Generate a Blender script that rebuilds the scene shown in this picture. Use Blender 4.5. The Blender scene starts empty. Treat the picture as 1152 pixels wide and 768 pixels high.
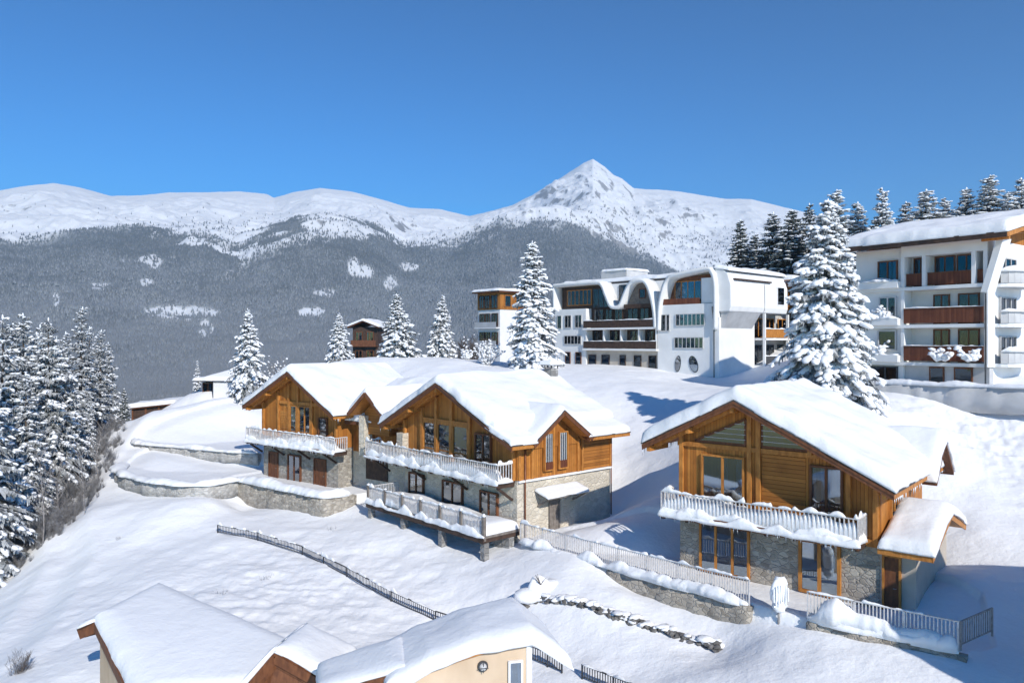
import bpy, bmesh, math, random
import numpy as np
from mathutils import Vector, Matrix, Quaternion

S = bpy.context.scene
COL = S.collection
RNG = random.Random(7)
NP = np.random.RandomState(11)
R = math.radians
FPX = 850.0          # focal length in pixels of the 1152 wide photograph

# ------------------------------------------------------------------ noise
_perm = np.random.RandomState(3).permutation(4096)
_vals = np.random.RandomState(4).rand(4096) * 2 - 1

def _h(ix, iy):
    return _vals[_perm[(ix + _perm[iy & 4095]) & 4095]]

def vnoise(x, y):
    x = np.asarray(x, float); y = np.asarray(y, float)
    ix = np.floor(x).astype(int); iy = np.floor(y).astype(int)
    fx = x - ix; fy = y - iy
    fx = fx*fx*fx*(fx*(fx*6-15)+10); fy = fy*fy*fy*(fy*(fy*6-15)+10)
    a = _h(ix, iy); b = _h(ix+1, iy); c = _h(ix, iy+1); d = _h(ix+1, iy+1)
    return (a*(1-fx)+b*fx)*(1-fy) + (c*(1-fx)+d*fx)*fy

def fbm(x, y, o=4, g=0.5):
    t = 0; a = 1.0; s = 0
    for i in range(o):
        t = t + a*vnoise(x*(2.03**i)+17.3*i, y*(2.03**i)-9.1*i); s += a; a *= g
    return t/s

def ridged(x, y, o=5, g=0.55):
    t = 0; a = 1.0; s = 0
    for i in range(o):
        n = 1-np.abs(vnoise(x*(2.0**i)+31.7*i, y*(2.0**i)+5.3*i))*2
        t = t + a*n; s += a; a *= g
    return t/s

def sstep(a, b, x):
    t = np.clip((x-a)/(b-a), 0, 1)
    return t*t*(3-2*t)

# ------------------------------------------------------------------ materials
def new_mat(name):
    m = bpy.data.materials.new(name); m.use_nodes = True
    nt = m.node_tree; nt.nodes.clear()
    out = nt.nodes.new('ShaderNodeOutputMaterial')
    b = nt.nodes.new('ShaderNodeBsdfPrincipled')
    nt.links.new(b.outputs[0], out.inputs[0])
    return m, nt, b

def N(nt, t, **k):
    n = nt.nodes.new(t)
    for a, v in k.items():
        if a.startswith('i_'):
            n.inputs[a[2:].replace('_', ' ')].default_value = v
        else:
            setattr(n, a, v)
    return n

def mapping(nt, scale=(1,1,1), coord='Object'):
    tc = N(nt, 'ShaderNodeTexCoord'); mp = N(nt, 'ShaderNodeMapping')
    mp.inputs['Scale'].default_value = scale
    nt.links.new(tc.outputs[coord], mp.inputs[0])
    return mp.outputs[0]

def ramp(nt, fac, stops):
    r = N(nt, 'ShaderNodeValToRGB')
    e = r.color_ramp.elements
    while len(e) < len(stops): e.new(0.5)
    for i, (p, c) in enumerate(stops):
        e[i].position = p; e[i].color = (*c, 1) if len(c) == 3 else c
    nt.links.new(fac, r.inputs[0])
    return r.outputs[0]

def math_n(nt, op, a, b=None):
    n = N(nt, 'ShaderNodeMath', operation=op)
    for i, v in enumerate((a, b)):
        if v is None: continue
        if isinstance(v, (int, float)): n.inputs[i].default_value = v
        else: nt.links.new(v, n.inputs[i])
    return n.outputs[0]

def mixc(nt, fac, a, b, mode='MIX'):
    n = N(nt, 'ShaderNodeMix', data_type='RGBA', blend_type=mode)
    for i, v in ((0, fac), (6, a), (7, b)):
        if isinstance(v, (int, float)): n.inputs[i].default_value = v
        elif isinstance(v, tuple): n.inputs[i].default_value = (*v, 1)
        else: nt.links.new(v, n.inputs[i])
    return n.outputs[2]

def bump(nt, b, h, strength, dist=0.02):
    n = N(nt, 'ShaderNodeBump'); n.inputs['Strength'].default_value = strength
    n.inputs['Distance'].default_value = dist
    nt.links.new(h, n.inputs['Height']); nt.links.new(n.outputs[0], b.inputs['Normal'])

def noise(nt, vec, scale, detail=4, rough=0.55):
    n = N(nt, 'ShaderNodeTexNoise'); n.inputs['Scale'].default_value = scale
    n.inputs['Detail'].default_value = detail; n.inputs['Roughness'].default_value = rough
    nt.links.new(vec, n.inputs['Vector']); return n.outputs[0]

def mat_noise(name, c1, c2, scale, rough=0.7, bs=0.3, bd=0.01, stretch=(1,1,1), spec=0.3, detail=5):
    m, nt, b = new_mat(name)
    v = mapping(nt, stretch); f = noise(nt, v, scale, detail)
    nt.links.new(ramp(nt, f, [(0.3, c1), (0.7, c2)]), b.inputs['Base Color'])
    b.inputs['Roughness'].default_value = rough
    b.inputs['Specular IOR Level'].default_value = spec
    if bs: bump(nt, b, noise(nt, v, scale*3, 4), bs, bd)
    return m

def mat_planks(name, c1, c2, w=0.16, vertical=True, rough=0.6):
    """boards: every board has its own tone, grain along it and a groove between"""
    m, nt, b = new_mat(name)
    tc = N(nt, 'ShaderNodeTexCoord'); sx = N(nt, 'ShaderNodeSeparateXYZ')
    nt.links.new(tc.outputs['Object'], sx.inputs[0])
    if vertical:
        u = math_n(nt, 'ADD', sx.outputs[0], sx.outputs[1])
        sc = (14, 14, 0.8)
    else:
        u = sx.outputs[2]; sc = (0.8, 0.8, 14)
    t = math_n(nt, 'DIVIDE', u, w)
    fl = math_n(nt, 'FLOOR', t); fr = math_n(nt, 'FRACT', t)
    wn = N(nt, 'ShaderNodeTexWhiteNoise', noise_dimensions='1D')
    nt.links.new(fl, wn.inputs['W'])
    v = mapping(nt, sc); g = noise(nt, v, 1.0, 6, 0.65)
    v2 = mapping(nt, (1,1,1)); st = noise(nt, v2, 0.9, 4, 0.6)
    k = math_n(nt, 'ADD', math_n(nt, 'MULTIPLY', wn.outputs[0], 0.55), math_n(nt, 'MULTIPLY', g, 0.5))
    c = ramp(nt, k, [(0.12, c1), (0.9, c2)])
    # weather stains
    c = mixc(nt, ramp(nt, st, [(0.48, (0,0,0)), (0.80, (0.7,0.7,0.7))]), c, tuple(x*0.5 for x in c1))
    gro = math_n(nt, 'MULTIPLY', math_n(nt, 'ABSOLUTE', math_n(nt, 'SUBTRACT', fr, 0.5)), 2.0)
    edge = ramp(nt, gro, [(0.86, (1,1,1)), (0.97, (0,0,0))])
    nt.links.new(mixc(nt, math_n(nt, 'SUBTRACT', 1.0, edge), c, tuple(x*0.35 for x in c1)), b.inputs['Base Color'])
    b.inputs['Roughness'].default_value = rough
    b.inputs['Specular IOR Level'].default_value = 0.25
    hh = math_n(nt, 'ADD', edge, math_n(nt, 'MULTIPLY', g, 0.25))
    bump(nt, b, hh, 0.6, 0.02)
    return m

def mat_stone(name, c1, c2, mort, scale=4.0):
    m, nt, b = new_mat(name)
    v = mapping(nt, (1, 1, 1.5))
    nz = N(nt, 'ShaderNodeTexNoise'); nz.inputs['Scale'].default_value = 3; nt.links.new(v, nz.inputs['Vector'])
    wv = N(nt, 'ShaderNodeMix', data_type='VECTOR'); wv.inputs[0].default_value = 0.12
    nt.links.new(v, wv.inputs[4]); nt.links.new(nz.outputs[1], wv.inputs[5])
    vo = N(nt, 'ShaderNodeTexVoronoi'); vo.inputs['Scale'].default_value = scale; nt.links.new(wv.outputs[1], vo.inputs['Vector'])
    ve = N(nt, 'ShaderNodeTexVoronoi', feature='DISTANCE_TO_EDGE'); ve.inputs['Scale'].default_value = scale; nt.links.new(wv.outputs[1], ve.inputs['Vector'])
    sp = N(nt, 'ShaderNodeSeparateColor'); nt.links.new(vo.outputs['Color'], sp.inputs[0])
    g = noise(nt, v, 9, 5)
    k = math_n(nt, 'ADD', math_n(nt, 'MULTIPLY', sp.outputs[0], 0.65), math_n(nt, 'MULTIPLY', g, 0.45))
    c = ramp(nt, k, [(0.1, c1), (0.9, c2)])
    e = ramp(nt, ve.outputs['Distance'], [(0.02, (0,0,0)), (0.10, (1,1,1))])
    nt.links.new(mixc(nt, e, mort, c), b.inputs['Base Color'])
    b.inputs['Roughness'].default_value = 0.9
    b.inputs['Specular IOR Level'].default_value = 0.15
    bump(nt, b, math_n(nt, 'ADD', e, math_n(nt, 'MULTIPLY', g, 0.5)), 0.8, 0.04)
    return m

def mat_snow(name, s1=0.7, s2=6.0, bs=0.25, bd=0.06, tint=(0.86, 0.875, 0.90), fine=True):
    m, nt, b = new_mat(name)
    v = mapping(nt, (1,1,1))
    a = noise(nt, v, s1, 5, 0.6); c = noise(nt, v, s2, 5, 0.6)
    h = math_n(nt, 'ADD', a, math_n(nt, 'MULTIPLY', c, 0.22))
    nt.links.new(mixc(nt, c, tuple(x*0.97 for x in tint), tint), b.inputs['Base Color'])
    b.inputs['Roughness'].default_value = 0.65
    b.inputs['Specular IOR Level'].default_value = 0.2
    bump(nt, b, h, bs, bd)
    return m

M = {}
M['snow'] = mat_snow('snow', 1.3, 9, 0.55, 0.10, (0.83,0.835,0.845))
M['snow_ground'] = mat_snow('ground snow', 0.45, 3.6, 0.5, 0.20, (0.85,0.855,0.865))
M['snow_tree'] = mat_snow('tree snow', 2.5, 14, 0.5, 0.05, (0.84, 0.855, 0.88))
M['snow_rime'] = mat_noise('rimed snow', (0.62,0.65,0.70), (0.86,0.88,0.91), 9, 0.5, 0.6, 0.03)
M['wood'] = mat_planks('honey larch boards', (0.29,0.105,0.020), (0.56,0.235,0.050))
M['wood_h'] = mat_planks('honey larch boards laid flat', (0.27,0.10,0.020), (0.50,0.205,0.044), 0.2, False)
M['wood_trim'] = mat_noise('larch trim', (0.31,0.115,0.022), (0.54,0.235,0.055), 2.0, 0.55, 0.3, 0.01, (3,3,1))
M['wood_brown'] = mat_noise('brown stained timber', (0.09,0.034,0.016), (0.19,0.075,0.032), 2.5, 0.6, 0.3, 0.01, (3,3,1))
M['wood_dark'] = mat_noise('dark weathered timber', (0.035,0.022,0.016), (0.085,0.05,0.035), 3, 0.7, 0.3, 0.01)
M['wood_red'] = mat_planks('red brown balcony boards', (0.10,0.030,0.016), (0.20,0.070,0.034), 0.12)
M['wood_grey'] = mat_noise('grey weathered deck timber', (0.13,0.11,0.095), (0.24,0.21,0.185), 4, 0.8, 0.4, 0.01)
M['stone'] = mat_stone('rubble stone wall', (0.20,0.175,0.145), (0.46,0.42,0.36), (0.36,0.33,0.29), 3.6)
M['stone_pale'] = mat_stone('pale rendered rubble wall', (0.46,0.41,0.33), (0.66,0.60,0.50), (0.60,0.545,0.455), 2.8)
M['stone_grey'] = mat_stone('grey field stone', (0.15,0.145,0.14), (0.40,0.39,0.37), (0.22,0.21,0.20), 3.0)
M['rock'] = mat_noise('dark rock', (0.05,0.048,0.045), (0.22,0.21,0.20), 5, 0.9, 0.8, 0.04)
M['plaster'] = mat_noise('white render', (0.70,0.70,0.69), (0.80,0.80,0.79), 0.6, 0.85, 0.15, 0.01)
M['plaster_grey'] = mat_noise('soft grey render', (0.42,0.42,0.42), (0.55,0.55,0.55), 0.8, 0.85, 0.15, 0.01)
M['plaster_beige'] = mat_noise('beige render', (0.42,0.37,0.31), (0.56,0.50,0.43), 0.8, 0.85, 0.15, 0.01)
M['tan'] = mat_noise('tan render', (0.46,0.34,0.225), (0.63,0.49,0.35), 0.9, 0.85, 0.3, 0.01, (1,1,0.5))
M['metal'] = mat_noise('grey painted railing', (0.20,0.19,0.185), (0.36,0.345,0.335), 6, 0.5, 0.1, 0.003)
M['metal_pale'] = mat_noise('frosted pale railing', (0.42,0.40,0.385), (0.68,0.67,0.67), 7, 0.5, 0.2, 0.004)
M['metal_dark'] = mat_noise('dark iron', (0.025,0.027,0.03), (0.075,0.078,0.085), 6, 0.5, 0.1, 0.003)
M['copper'] = mat_noise('copper downpipe', (0.14,0.05,0.022), (0.24,0.09,0.04), 4, 0.45, 0.1, 0.003)
M['slate'] = mat_noise('slate roof edge', (0.045,0.04,0.04), (0.11,0.10,0.10), 5, 0.7, 0.5, 0.02)
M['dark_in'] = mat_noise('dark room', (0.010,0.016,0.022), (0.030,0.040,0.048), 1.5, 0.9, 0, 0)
M['curtain'] = mat_noise('pale curtain', (0.50,0.52,0.54), (0.74,0.75,0.76), 1.2, 0.9, 0.3, 0.02, (12,12,0.3))
M['concrete'] = mat_noise('concrete', (0.26,0.255,0.245), (0.42,0.41,0.395), 2.2, 0.9, 0.4, 0.02)
M['bark'] = mat_noise('spruce bark', (0.045,0.034,0.026), (0.13,0.10,0.08), 6, 0.95, 0.7, 0.02, (1,1,0.3))
M['bark_pale'] = mat_noise('frosted bark', (0.13,0.11,0.10), (0.42,0.40,0.39), 8, 0.95, 0.5, 0.02, (1,1,0.3))
M['needle'] = mat_noise('spruce needles', (0.03,0.042,0.038), (0.24,0.26,0.26), 1.8, 0.75, 0.3, 0.02)
M['needle_frost'] = mat_noise('frosted spruce needles', (0.085,0.097,0.095), (0.58,0.60,0.625), 1.7, 0.75, 0.3, 0.02)
M['twig'] = mat_noise('frosted twigs', (0.09,0.08,0.075), (0.40,0.40,0.41), 3.0, 0.85, 0, 0)
M['twig_white'] = mat_noise('hoar frosted twigs', (0.50,0.50,0.51), (0.80,0.81,0.83), 3.0, 0.85, 0, 0)
M['twig_dark'] = mat_noise('bare brown twigs', (0.07,0.055,0.045), (0.20,0.17,0.155), 3.0, 0.85, 0, 0)
M['grass_dry'] = mat_noise('dry hedge', (0.16,0.12,0.07), (0.34,0.27,0.17), 6, 0.9, 0.8, 0.05)
M['ice'] = mat_noise('ice', (0.66,0.71,0.77), (0.85,0.88,0.91), 6, 0.18, 0.2, 0.01, spec=0.5)

def mat_glass(nm='window glass', add=0.22):
    m, nt, b = new_mat(nm)
    out = nt.nodes['Material Output']
    tr = N(nt, 'ShaderNodeBsdfTransparent'); tr.inputs[0].default_value = (0.46,0.64,0.76,1)
    gl = N(nt, 'ShaderNodeBsdfGlossy'); gl.inputs['Roughness'].default_value = 0.03
    gl.inputs[0].default_value = (0.9,0.95,1,1)
    v = mapping(nt, (1,1,1)); bm_ = N(nt, 'ShaderNodeBump'); bm_.inputs['Strength'].default_value = 0.05
    nt.links.new(noise(nt, v, 1.1, 2), bm_.inputs['Height']); nt.links.new(bm_.outputs[0], gl.inputs['Normal'])
    fr = N(nt, 'ShaderNodeFresnel'); fr.inputs[0].default_value = 1.75
    f = math_n(nt, 'ADD', fr.outputs[0], add)
    mx = N(nt, 'ShaderNodeMixShader')
    nt.links.new(f, mx.inputs[0]); nt.links.new(tr.outputs[0], mx.inputs[1]); nt.links.new(gl.outputs[0], mx.inputs[2])
    nt.links.new(mx.outputs[0], out.inputs[0]); nt.nodes.remove(b)
    return m
M['glass'] = mat_glass(); M['glass_dark'] = mat_glass('shaded window glass', -0.03)
M['stone_light'] = mat_stone('pale terrace stone', (0.26,0.25,0.235), (0.52,0.505,0.48), (0.44,0.43,0.41), 3.2)

# ------------------------------------------------------------------ object helpers
def tag(o, label=None, cat=None, group=None, kind=None):
    if label: o['label'] = label
    if cat: o['category'] = cat
    if group: o['group'] = group
    if kind: o['kind'] = kind
    return o

def thing(name, label, cat, loc=(0,0,0), rotz=0.0, group=None):
    o = bpy.data.objects.new(name, None); COL.objects.link(o)
    o.location = loc; o.rotation_euler = (0,0,rotz); o.empty_display_size = 0.5
    return tag(o, label, cat, group)

def link(name, me, mat, parent=None):
    o = bpy.data.objects.new(name, me); COL.objects.link(o)
    if mat is not None and not me.materials:
        me.materials.append(M[mat] if isinstance(mat, str) else mat)
    if parent is not None: o.parent = parent
    return o

def part(name, bm, mat, parent=None, smooth=False, bevel=0.0):
    bmesh.ops.recalc_face_normals(bm, faces=bm.faces)
    me = bpy.data.meshes.new(name); bm.to_mesh(me); bm.free()
    if smooth: me.shade_smooth()
    o = link(name, me, mat, parent)
    if bevel:
        md = o.modifiers.new('bevel', 'BEVEL'); md.width = bevel; md.segments = 2; md.limit_method = 'ANGLE'
    return o

def np_mesh(name, V, F, mat, parent=None, smooth=True):
    """V (n,3) floats, F list of equal length index arrays (k,3) / (k,4)"""
    me = np_data(name, V, F, smooth)
    return link(name, me, mat, parent)

def np_data(name, V, F, smooth=True):
    V = np.ascontiguousarray(V, np.float32)
    if not isinstance(F, (list, tuple)): F = [F]
    F = [np.asarray(f, np.int32) for f in F if len(f)]
    loops = np.concatenate([f.ravel() for f in F]); tot = np.concatenate([np.full(len(f), f.shape[1], np.int32) for f in F])
    st = np.concatenate([[0], np.cumsum(tot)[:-1]]).astype(np.int32)
    me = bpy.data.meshes.new(name)
    me.vertices.add(len(V)); me.vertices.foreach_set('co', V.ravel())
    me.loops.add(len(loops)); me.loops.foreach_set('vertex_index', loops)
    me.polygons.add(len(tot)); me.polygons.foreach_set('loop_start', st); me.polygons.foreach_set('loop_total', tot)
    me.update(calc_edges=True); me.validate()
    if smooth: me.shade_smooth()
    return me

def grid_faces(n, m, off=0, flip=False):
    i, j = np.meshgrid(np.arange(n-1), np.arange(m-1), indexing='ij')
    a = (i*m+j).ravel()+off
    q = np.stack([a, a+m, a+m+1, a+1], 1)
    return q[:, ::-1] if flip else q

def copy_tree(o, parent=None):
    c = o.copy(); COL.objects.link(c)
    if parent is not None: c.parent = parent
    for ch in list(o.children): copy_tree(ch, c)
    return c

V3 = lambda *a: Vector(a)

def obox(bm, O, ax, n, a0, a1, n0, n1, z0, z1):
    """box on a wall frame: a along the wall, n outward, z up"""
    O = Vector(O); ax = Vector(ax); n = Vector(n); up = Vector((0,0,1))
    vs = []
    for z in (z0, z1):
        for (a, d) in ((a0,n0),(a1,n0),(a1,n1),(a0,n1)):
            vs.append(bm.verts.new(O+ax*a+n*d+up*z))
    for f in ((0,3,2,1),(4,5,6,7),(0,1,5,4),(1,2,6,5),(2,3,7,6),(3,0,4,7)):
        bm.faces.new([vs[i] for i in f])

def box(bm, x0, x1, y0, y1, z0, z1):
    obox(bm, (0,0,0), (1,0,0), (0,1,0), x0, x1, y0, y1, z0, z1)

def extr(bm, pts, d):
    """polygon pts (3d) extruded by vector d"""
    d = Vector(d)
    a = [bm.verts.new(Vector(p)) for p in pts]; b = [bm.verts.new(Vector(p)+d) for p in pts]
    bm.faces.new(a); bm.faces.new(b[::-1])
    k = len(pts)
    for i in range(k):
        bm.faces.new((a[i], a[(i+1)%k], b[(i+1)%k], b[i]))

def prism_xz(bm, pts, y0, y1):
    extr(bm, [(x, y0, z) for x, z in pts], (0, y1-y0, 0))

def prism_yz(bm, pts, x0, x1):
    extr(bm, [(x0, y, z) for y, z in pts], (x1-x0, 0, 0))

def beam(bm, p, q, w, h, up=(0,0,1)):
    p = Vector(p); q = Vector(q); d = (q-p).normalized(); u = Vector(up)
    s = d.cross(u)
    if s.length < 1e-4: s = d.cross(Vector((1,0,0)))
    s.normalize(); t = s.cross(d).normalized()
    vs = []
    for e in (p, q):
        for (a, b) in ((-1,-1),(1,-1),(1,1),(-1,1)):
            vs.append(bm.verts.new(e+s*(a*w/2)+t*(b*h/2)))
    for f in ((0,1,2,3),(7,6,5,4),(0,4,5,1),(1,5,6,2),(2,6,7,3),(3,7,4,0)):
        bm.faces.new([vs[i] for i in f])

def tube(bm, pts, r, k=8):
    rings = []
    n = len(pts)
    for i, p in enumerate(pts):
        p = Vector(p)
        d = (Vector(pts[min(i+1, n-1)])-Vector(pts[max(i-1, 0)])).normalized()
        s = d.cross(Vector((0,0,1)))
        if s.length < 1e-3: s = d.cross(Vector((1,0,0)))
        s.normalize(); t = s.cross(d)
        rr = r[i] if isinstance(r, (list, tuple)) else r
        rings.append([bm.verts.new(p+(s*math.cos(a)+t*math.sin(a))*rr) for a in [2*math.pi*j/k for j in range(k)]])
    for a, b in zip(rings, rings[1:]):
        for j in range(k):
            bm.faces.new((a[j], a[(j+1)%k], b[(j+1)%k], b[j]))
    bm.faces.new(rings[0][::-1]); bm.faces.new(rings[-1])

# ------------------------------------------------------------------ snow shapes
def blanket(name, base, th, parent=None, mat='snow', edge=0.55, lump=0.22, seed=0, wob=0.10, ls=1.3):
    """a snow cover with rounded rims lying on base (n,m,3)"""
    B = np.array(base, float); n, m, _ = B.shape
    du = np.linalg.norm(np.diff(B, axis=0), axis=2); dv = np.linalg.norm(np.diff(B, axis=1), axis=2)
    cu = np.vstack([np.zeros((1,m)), np.cumsum(du, 0)]); cv = np.hstack([np.zeros((n,1)), np.cumsum(dv, 1)])
    d = np.minimum(np.minimum(cu, cu[-1:]-cu), np.minimum(cv, cv[:, -1:]-cv))
    # ragged rim
    w = fbm(cu*0.9+seed*7.7, cv*0.9+seed*3.1, 4, 0.4)
    rim = (d < 1e-6)
    t = np.clip(d/edge, 0, 1)
    prof = np.sqrt(np.clip(1-(1-t)**2, 0, 1))
    big = fbm(cu/ls*0.6+seed*5.1, cv/ls*0.6-seed*2.3, 4, 0.34)
    h = th*(0.10+0.90*prof)*(1+lump*big*1.6)
    top = B.copy(); top[..., 2] += np.maximum(h, 0.02)
    c = B.mean((0,1))
    out = B-c; out[..., 2] = 0; out /= np.maximum(np.linalg.norm(out, axis=2, keepdims=True), 1e-6)
    push = (1-t)*0.5+0.5*np.exp(-((t-0.25)/0.2)**2)
    wide = (np.exp(-d/0.5)*(wob*w*1.5))[..., None]
    top = top+out*wide
    bul = (0.10*np.sin(np.pi*np.clip(t, 0, 1))*np.exp(-d/0.4))[..., None]
    top = top+out*bul*1.5
    bot = B+out*wide; bot[..., 2] -= 0.03
    V = np.concatenate([top.reshape(-1,3), bot.reshape(-1,3)])
    k = n*m
    F = [grid_faces(n, m, 0), grid_faces(n, m, k, True)]
    idx = np.arange(k).reshape(n, m)
    loop = np.concatenate([idx[0, :], idx[1:, -1], idx[-1, -2::-1], idx[-2:0:-1, 0]])
    nx = np.roll(loop, -1)
    F.append(np.stack([loop, nx, nx+k, loop+k], 1))
    return np_mesh(name, V, F, mat, parent)

def quad_base(p00, p10, p11, p01, n, m):
    s = np.linspace(0, 1, n)[:, None, None]; t = np.linspace(0, 1, m)[None, :, None]
    p00, p10, p11, p01 = [np.array(p, float) for p in (p00, p10, p11, p01)]
    return (p00*(1-s)+p10*s)*(1-t)+(p01*(1-s)+p11*s)*t

def gable_base(prof, y0, y1, n=60, m=40, smooth=0.5):
    """profile [(x,z)...] swept along y, the ridge rounded over"""
    P = np.array(prof, float); L = np.concatenate([[0], np.cumsum(np.linalg.norm(np.diff(P, axis=0), axis=1))])
    s = np.linspace(0, L[-1], n)
    x = np.interp(s, L, P[:, 0]); z = np.interp(s, L, P[:, 1])
    y = np.linspace(y0, y1, m)
    B = np.zeros((n, m, 3)); B[..., 0] = x[:, None]; B[..., 1] = y[None]; B[..., 2] = z[:, None]
    return B

def gable_base_x(prof, x0, x1, n=60, m=40):
    B = gable_base(prof, x0, x1, n, m)
    return np.stack([B[..., 1], B[..., 0], B[..., 2]], 2)

def strip(V_, F_, pts, w, h, seed=0, lump=0.5, freq=1.3, step=0.12, k=9, drop=0.0):
    """lumpy half round ridge of snow along a polyline, appended to V_, F_ lists"""
    P = np.array(pts, float)
    L = np.concatenate([[0], np.cumsum(np.linalg.norm(np.diff(P, axis=0), axis=1))])
    n = max(4, int(L[-1]/step)); s = np.linspace(0, L[-1], n)
    C = np.stack([np.interp(s, L, P[:, i]) for i in range(3)], 1)
    T = np.gradient(C, axis=0); T[:, 2] = 0; T /= np.maximum(np.linalg.norm(T, axis=1, keepdims=True), 1e-9)
    Sd = np.stack([T[:, 1], -T[:, 0], np.zeros(n)], 1)
    nz = fbm(s*freq+seed*13.7, s*0+seed*1.7, 3, 0.36); nz2 = fbm(s*freq*1.3+seed*3.7, s*0+9+seed, 3, 0.4)
    end = np.sqrt(np.clip(np.minimum(s, L[-1]-s)/(w*0.8)+0.02, 0, 1))
    hh = h*np.clip(1+lump*2*nz, 0.12, 3)*end; ww = w*np.clip(1+lump*nz2, 0.3, 2)*(0.3+0.7*end)
    a = np.linspace(0, 2*np.pi, k, endpoint=False)
    ca = np.cos(a); sa = np.sin(a)
    up = np.where(sa > 0, sa, 0); dn = np.where(sa < 0, sa, 0)
    off = sum(len(v) for v in V_)
    jit = 1+0.10*vnoise(s[:, None]*4.5+seed*3, a[None]*1.6+seed)
    V = (C[:, None]+Sd[:, None]*(ww[:, None]/2*ca[None]*jit)[..., None])
    V[..., 2] += hh[:, None]*up[None]*jit + (drop*ww[:, None]+0.01)*dn[None]
    V_.append(V.reshape(-1, 3))
    i, j = np.meshgrid(np.arange(n-1), np.arange(k), indexing='ij')
    q = np.stack([i*k+j, (i+1)*k+j, (i+1)*k+(j+1)%k, i*k+(j+1)%k], -1).reshape(-1, 4)+off
    F_.append(q)

def strips(name, specs, parent=None, mat='snow'):
    V_, F_ = [], []
    for sp in specs: strip(V_, F_, *sp[0], **sp[1])
    o = np_mesh(name, np.concatenate(V_), [np.concatenate(F_)], mat, parent)
    if len(specs) > 1 and parent is not None: o['kind'] = 'stuff'
    return o

_bmi = bmesh.new(); bmesh.ops.create_icosphere(_bmi, subdivisions=2, radius=1)
ICO_V = np.array([v.co[:] for v in _bmi.verts]); ICO_F = np.array([[v.index for v in f.verts] for f in _bmi.faces]); _bmi.free()
_bmi = bmesh.new(); bmesh.ops.create_icosphere(_bmi, subdivisions=1, radius=1)
ICO1_V = np.array([v.co[:] for v in _bmi.verts]); ICO1_F = np.array([[v.index for v in f.verts] for f in _bmi.faces]); _bmi.free()

def split(name, bm, mat, parent=None, bevel=0.0):
    """every separate piece of bm becomes an object of its own"""
    bm.verts.ensure_lookup_table(); seen = set(); out = []
    for v in bm.verts:
        if v in seen: continue
        st = [v]; isl = []; seen.add(v)
        while st:
            q = st.pop(); isl.append(q)
            for ed in q.link_edges:
                o = ed.other_vert(q)
                if o not in seen: seen.add(o); st.append(o)
        ix = {q: i for i, q in enumerate(isl)}
        nb = bmesh.new(); vs = [nb.verts.new(q.co) for q in isl]
        for fc in {fc for q in isl for fc in q.link_faces}: nb.faces.new([vs[ix[q]] for q in fc.verts])
        out.append(part(name, nb, mat, parent, False, bevel))
    bm.free(); return out

class Blobs:
    def __init__(s, seed=0): s.V = []; s.F = []; s.n = 0; s.r = np.random.RandomState(seed)
    def add(s, c, dx, rx, ry, rz, lo=False, jit=0.22):
        bv, bf = (ICO1_V, ICO1_F) if lo else (ICO_V, ICO_F)
        v = bv*(1+jit*(s.r.rand(len(bv), 1)*2-1))
        dx = np.array(dx, float); dx /= max(np.linalg.norm(dx), 1e-9)
        dy = np.cross([0,0,1], dx); ln = np.linalg.norm(dy)
        dy = dy/ln if ln > 1e-6 else np.array([0,1.0,0]); dz = np.cross(dx, dy)
        s.V.append(np.array(c)+v[:, :1]*rx*dx+v[:, 1:2]*ry*dy+v[:, 2:]*rz*dz)
        s.F.append(bf+s.n); s.n += len(bv)
    def build(s, name, mat, parent=None):
        o = np_mesh(name, np.concatenate(s.V), [np.concatenate(s.F)], mat, parent)
        if parent is not None and 'snow' in name: o['kind'] = 'stuff'
        return o
# ------------------------------------------------------------------ camera, sky, sun
cam_d = bpy.data.cameras.new('camera'); cam = bpy.data.objects.new('camera', cam_d); COL.objects.link(cam)
cam.location = (0,0,0); cam.rotation_euler = (R(90),0,0)
cam_d.sensor_width = 36; cam_d.lens = FPX/1152*36; cam_d.clip_end = 30000; cam_d.clip_start = 0.3
S.camera = cam
S.view_settings.view_transform = 'Standard'; S.view_settings.look = 'None'
S.view_settings.gamma = 1; S.view_settings.exposure = 0.2; S.view_settings.use_curve_mapping = False
SUN_AZ = math.atan2(0.42, -0.907); SUN_EL = R(31)
w = bpy.data.worlds.new('World'); S.world = w; w.use_nodes = True
wn = w.node_tree; bg = wn.nodes['Background']
sky = wn.nodes.new('ShaderNodeTexSky'); sky.sky_type = 'NISHITA'; sky.sun_disc = False
sky.sun_elevation = SUN_EL; sky.sun_rotation = SUN_AZ
sky.altitude = 1900; sky.air_density = 1.0; sky.dust_density = 0.15; sky.ozone_density = 2.2
hs = wn.nodes.new('ShaderNodeHueSaturation'); hs.inputs['Saturation'].default_value = 1.6; hs.inputs['Hue'].default_value = 0.497
gm = wn.nodes.new('ShaderNodeGamma'); gm.inputs['Gamma'].default_value = 1.55
wn.links.new(sky.outputs[0], gm.inputs['Color']); wn.links.new(gm.outputs[0], hs.inputs['Color']); wn.links.new(hs.outputs[0], bg.inputs[0]); bg.inputs[1].default_value = 0.058
sd = bpy.data.lights.new('sun', 'SUN'); sun = bpy.data.objects.new('sun', sd); COL.objects.link(sun)
sd.energy = 4.25; sd.angle = R(0.55); sd.color = (1.0, 0.95, 0.87)
sv = Vector((math.sin(SUN_AZ)*math.cos(SUN_EL), math.cos(SUN_AZ)*math.cos(SUN_EL), math.sin(SUN_EL)))
sun.rotation_euler = sv.to_track_quat('Z', 'Y').to_euler(); sun.location = (60,-60,80)
S.cycles.use_denoising = True
try: S.cycles.denoiser = 'OPENIMAGEDENOISE'
except Exception: pass
S.cycles.max_bounces = 6; S.cycles.diffuse_bounces = 3; S.cycles.glossy_bounces = 3
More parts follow.
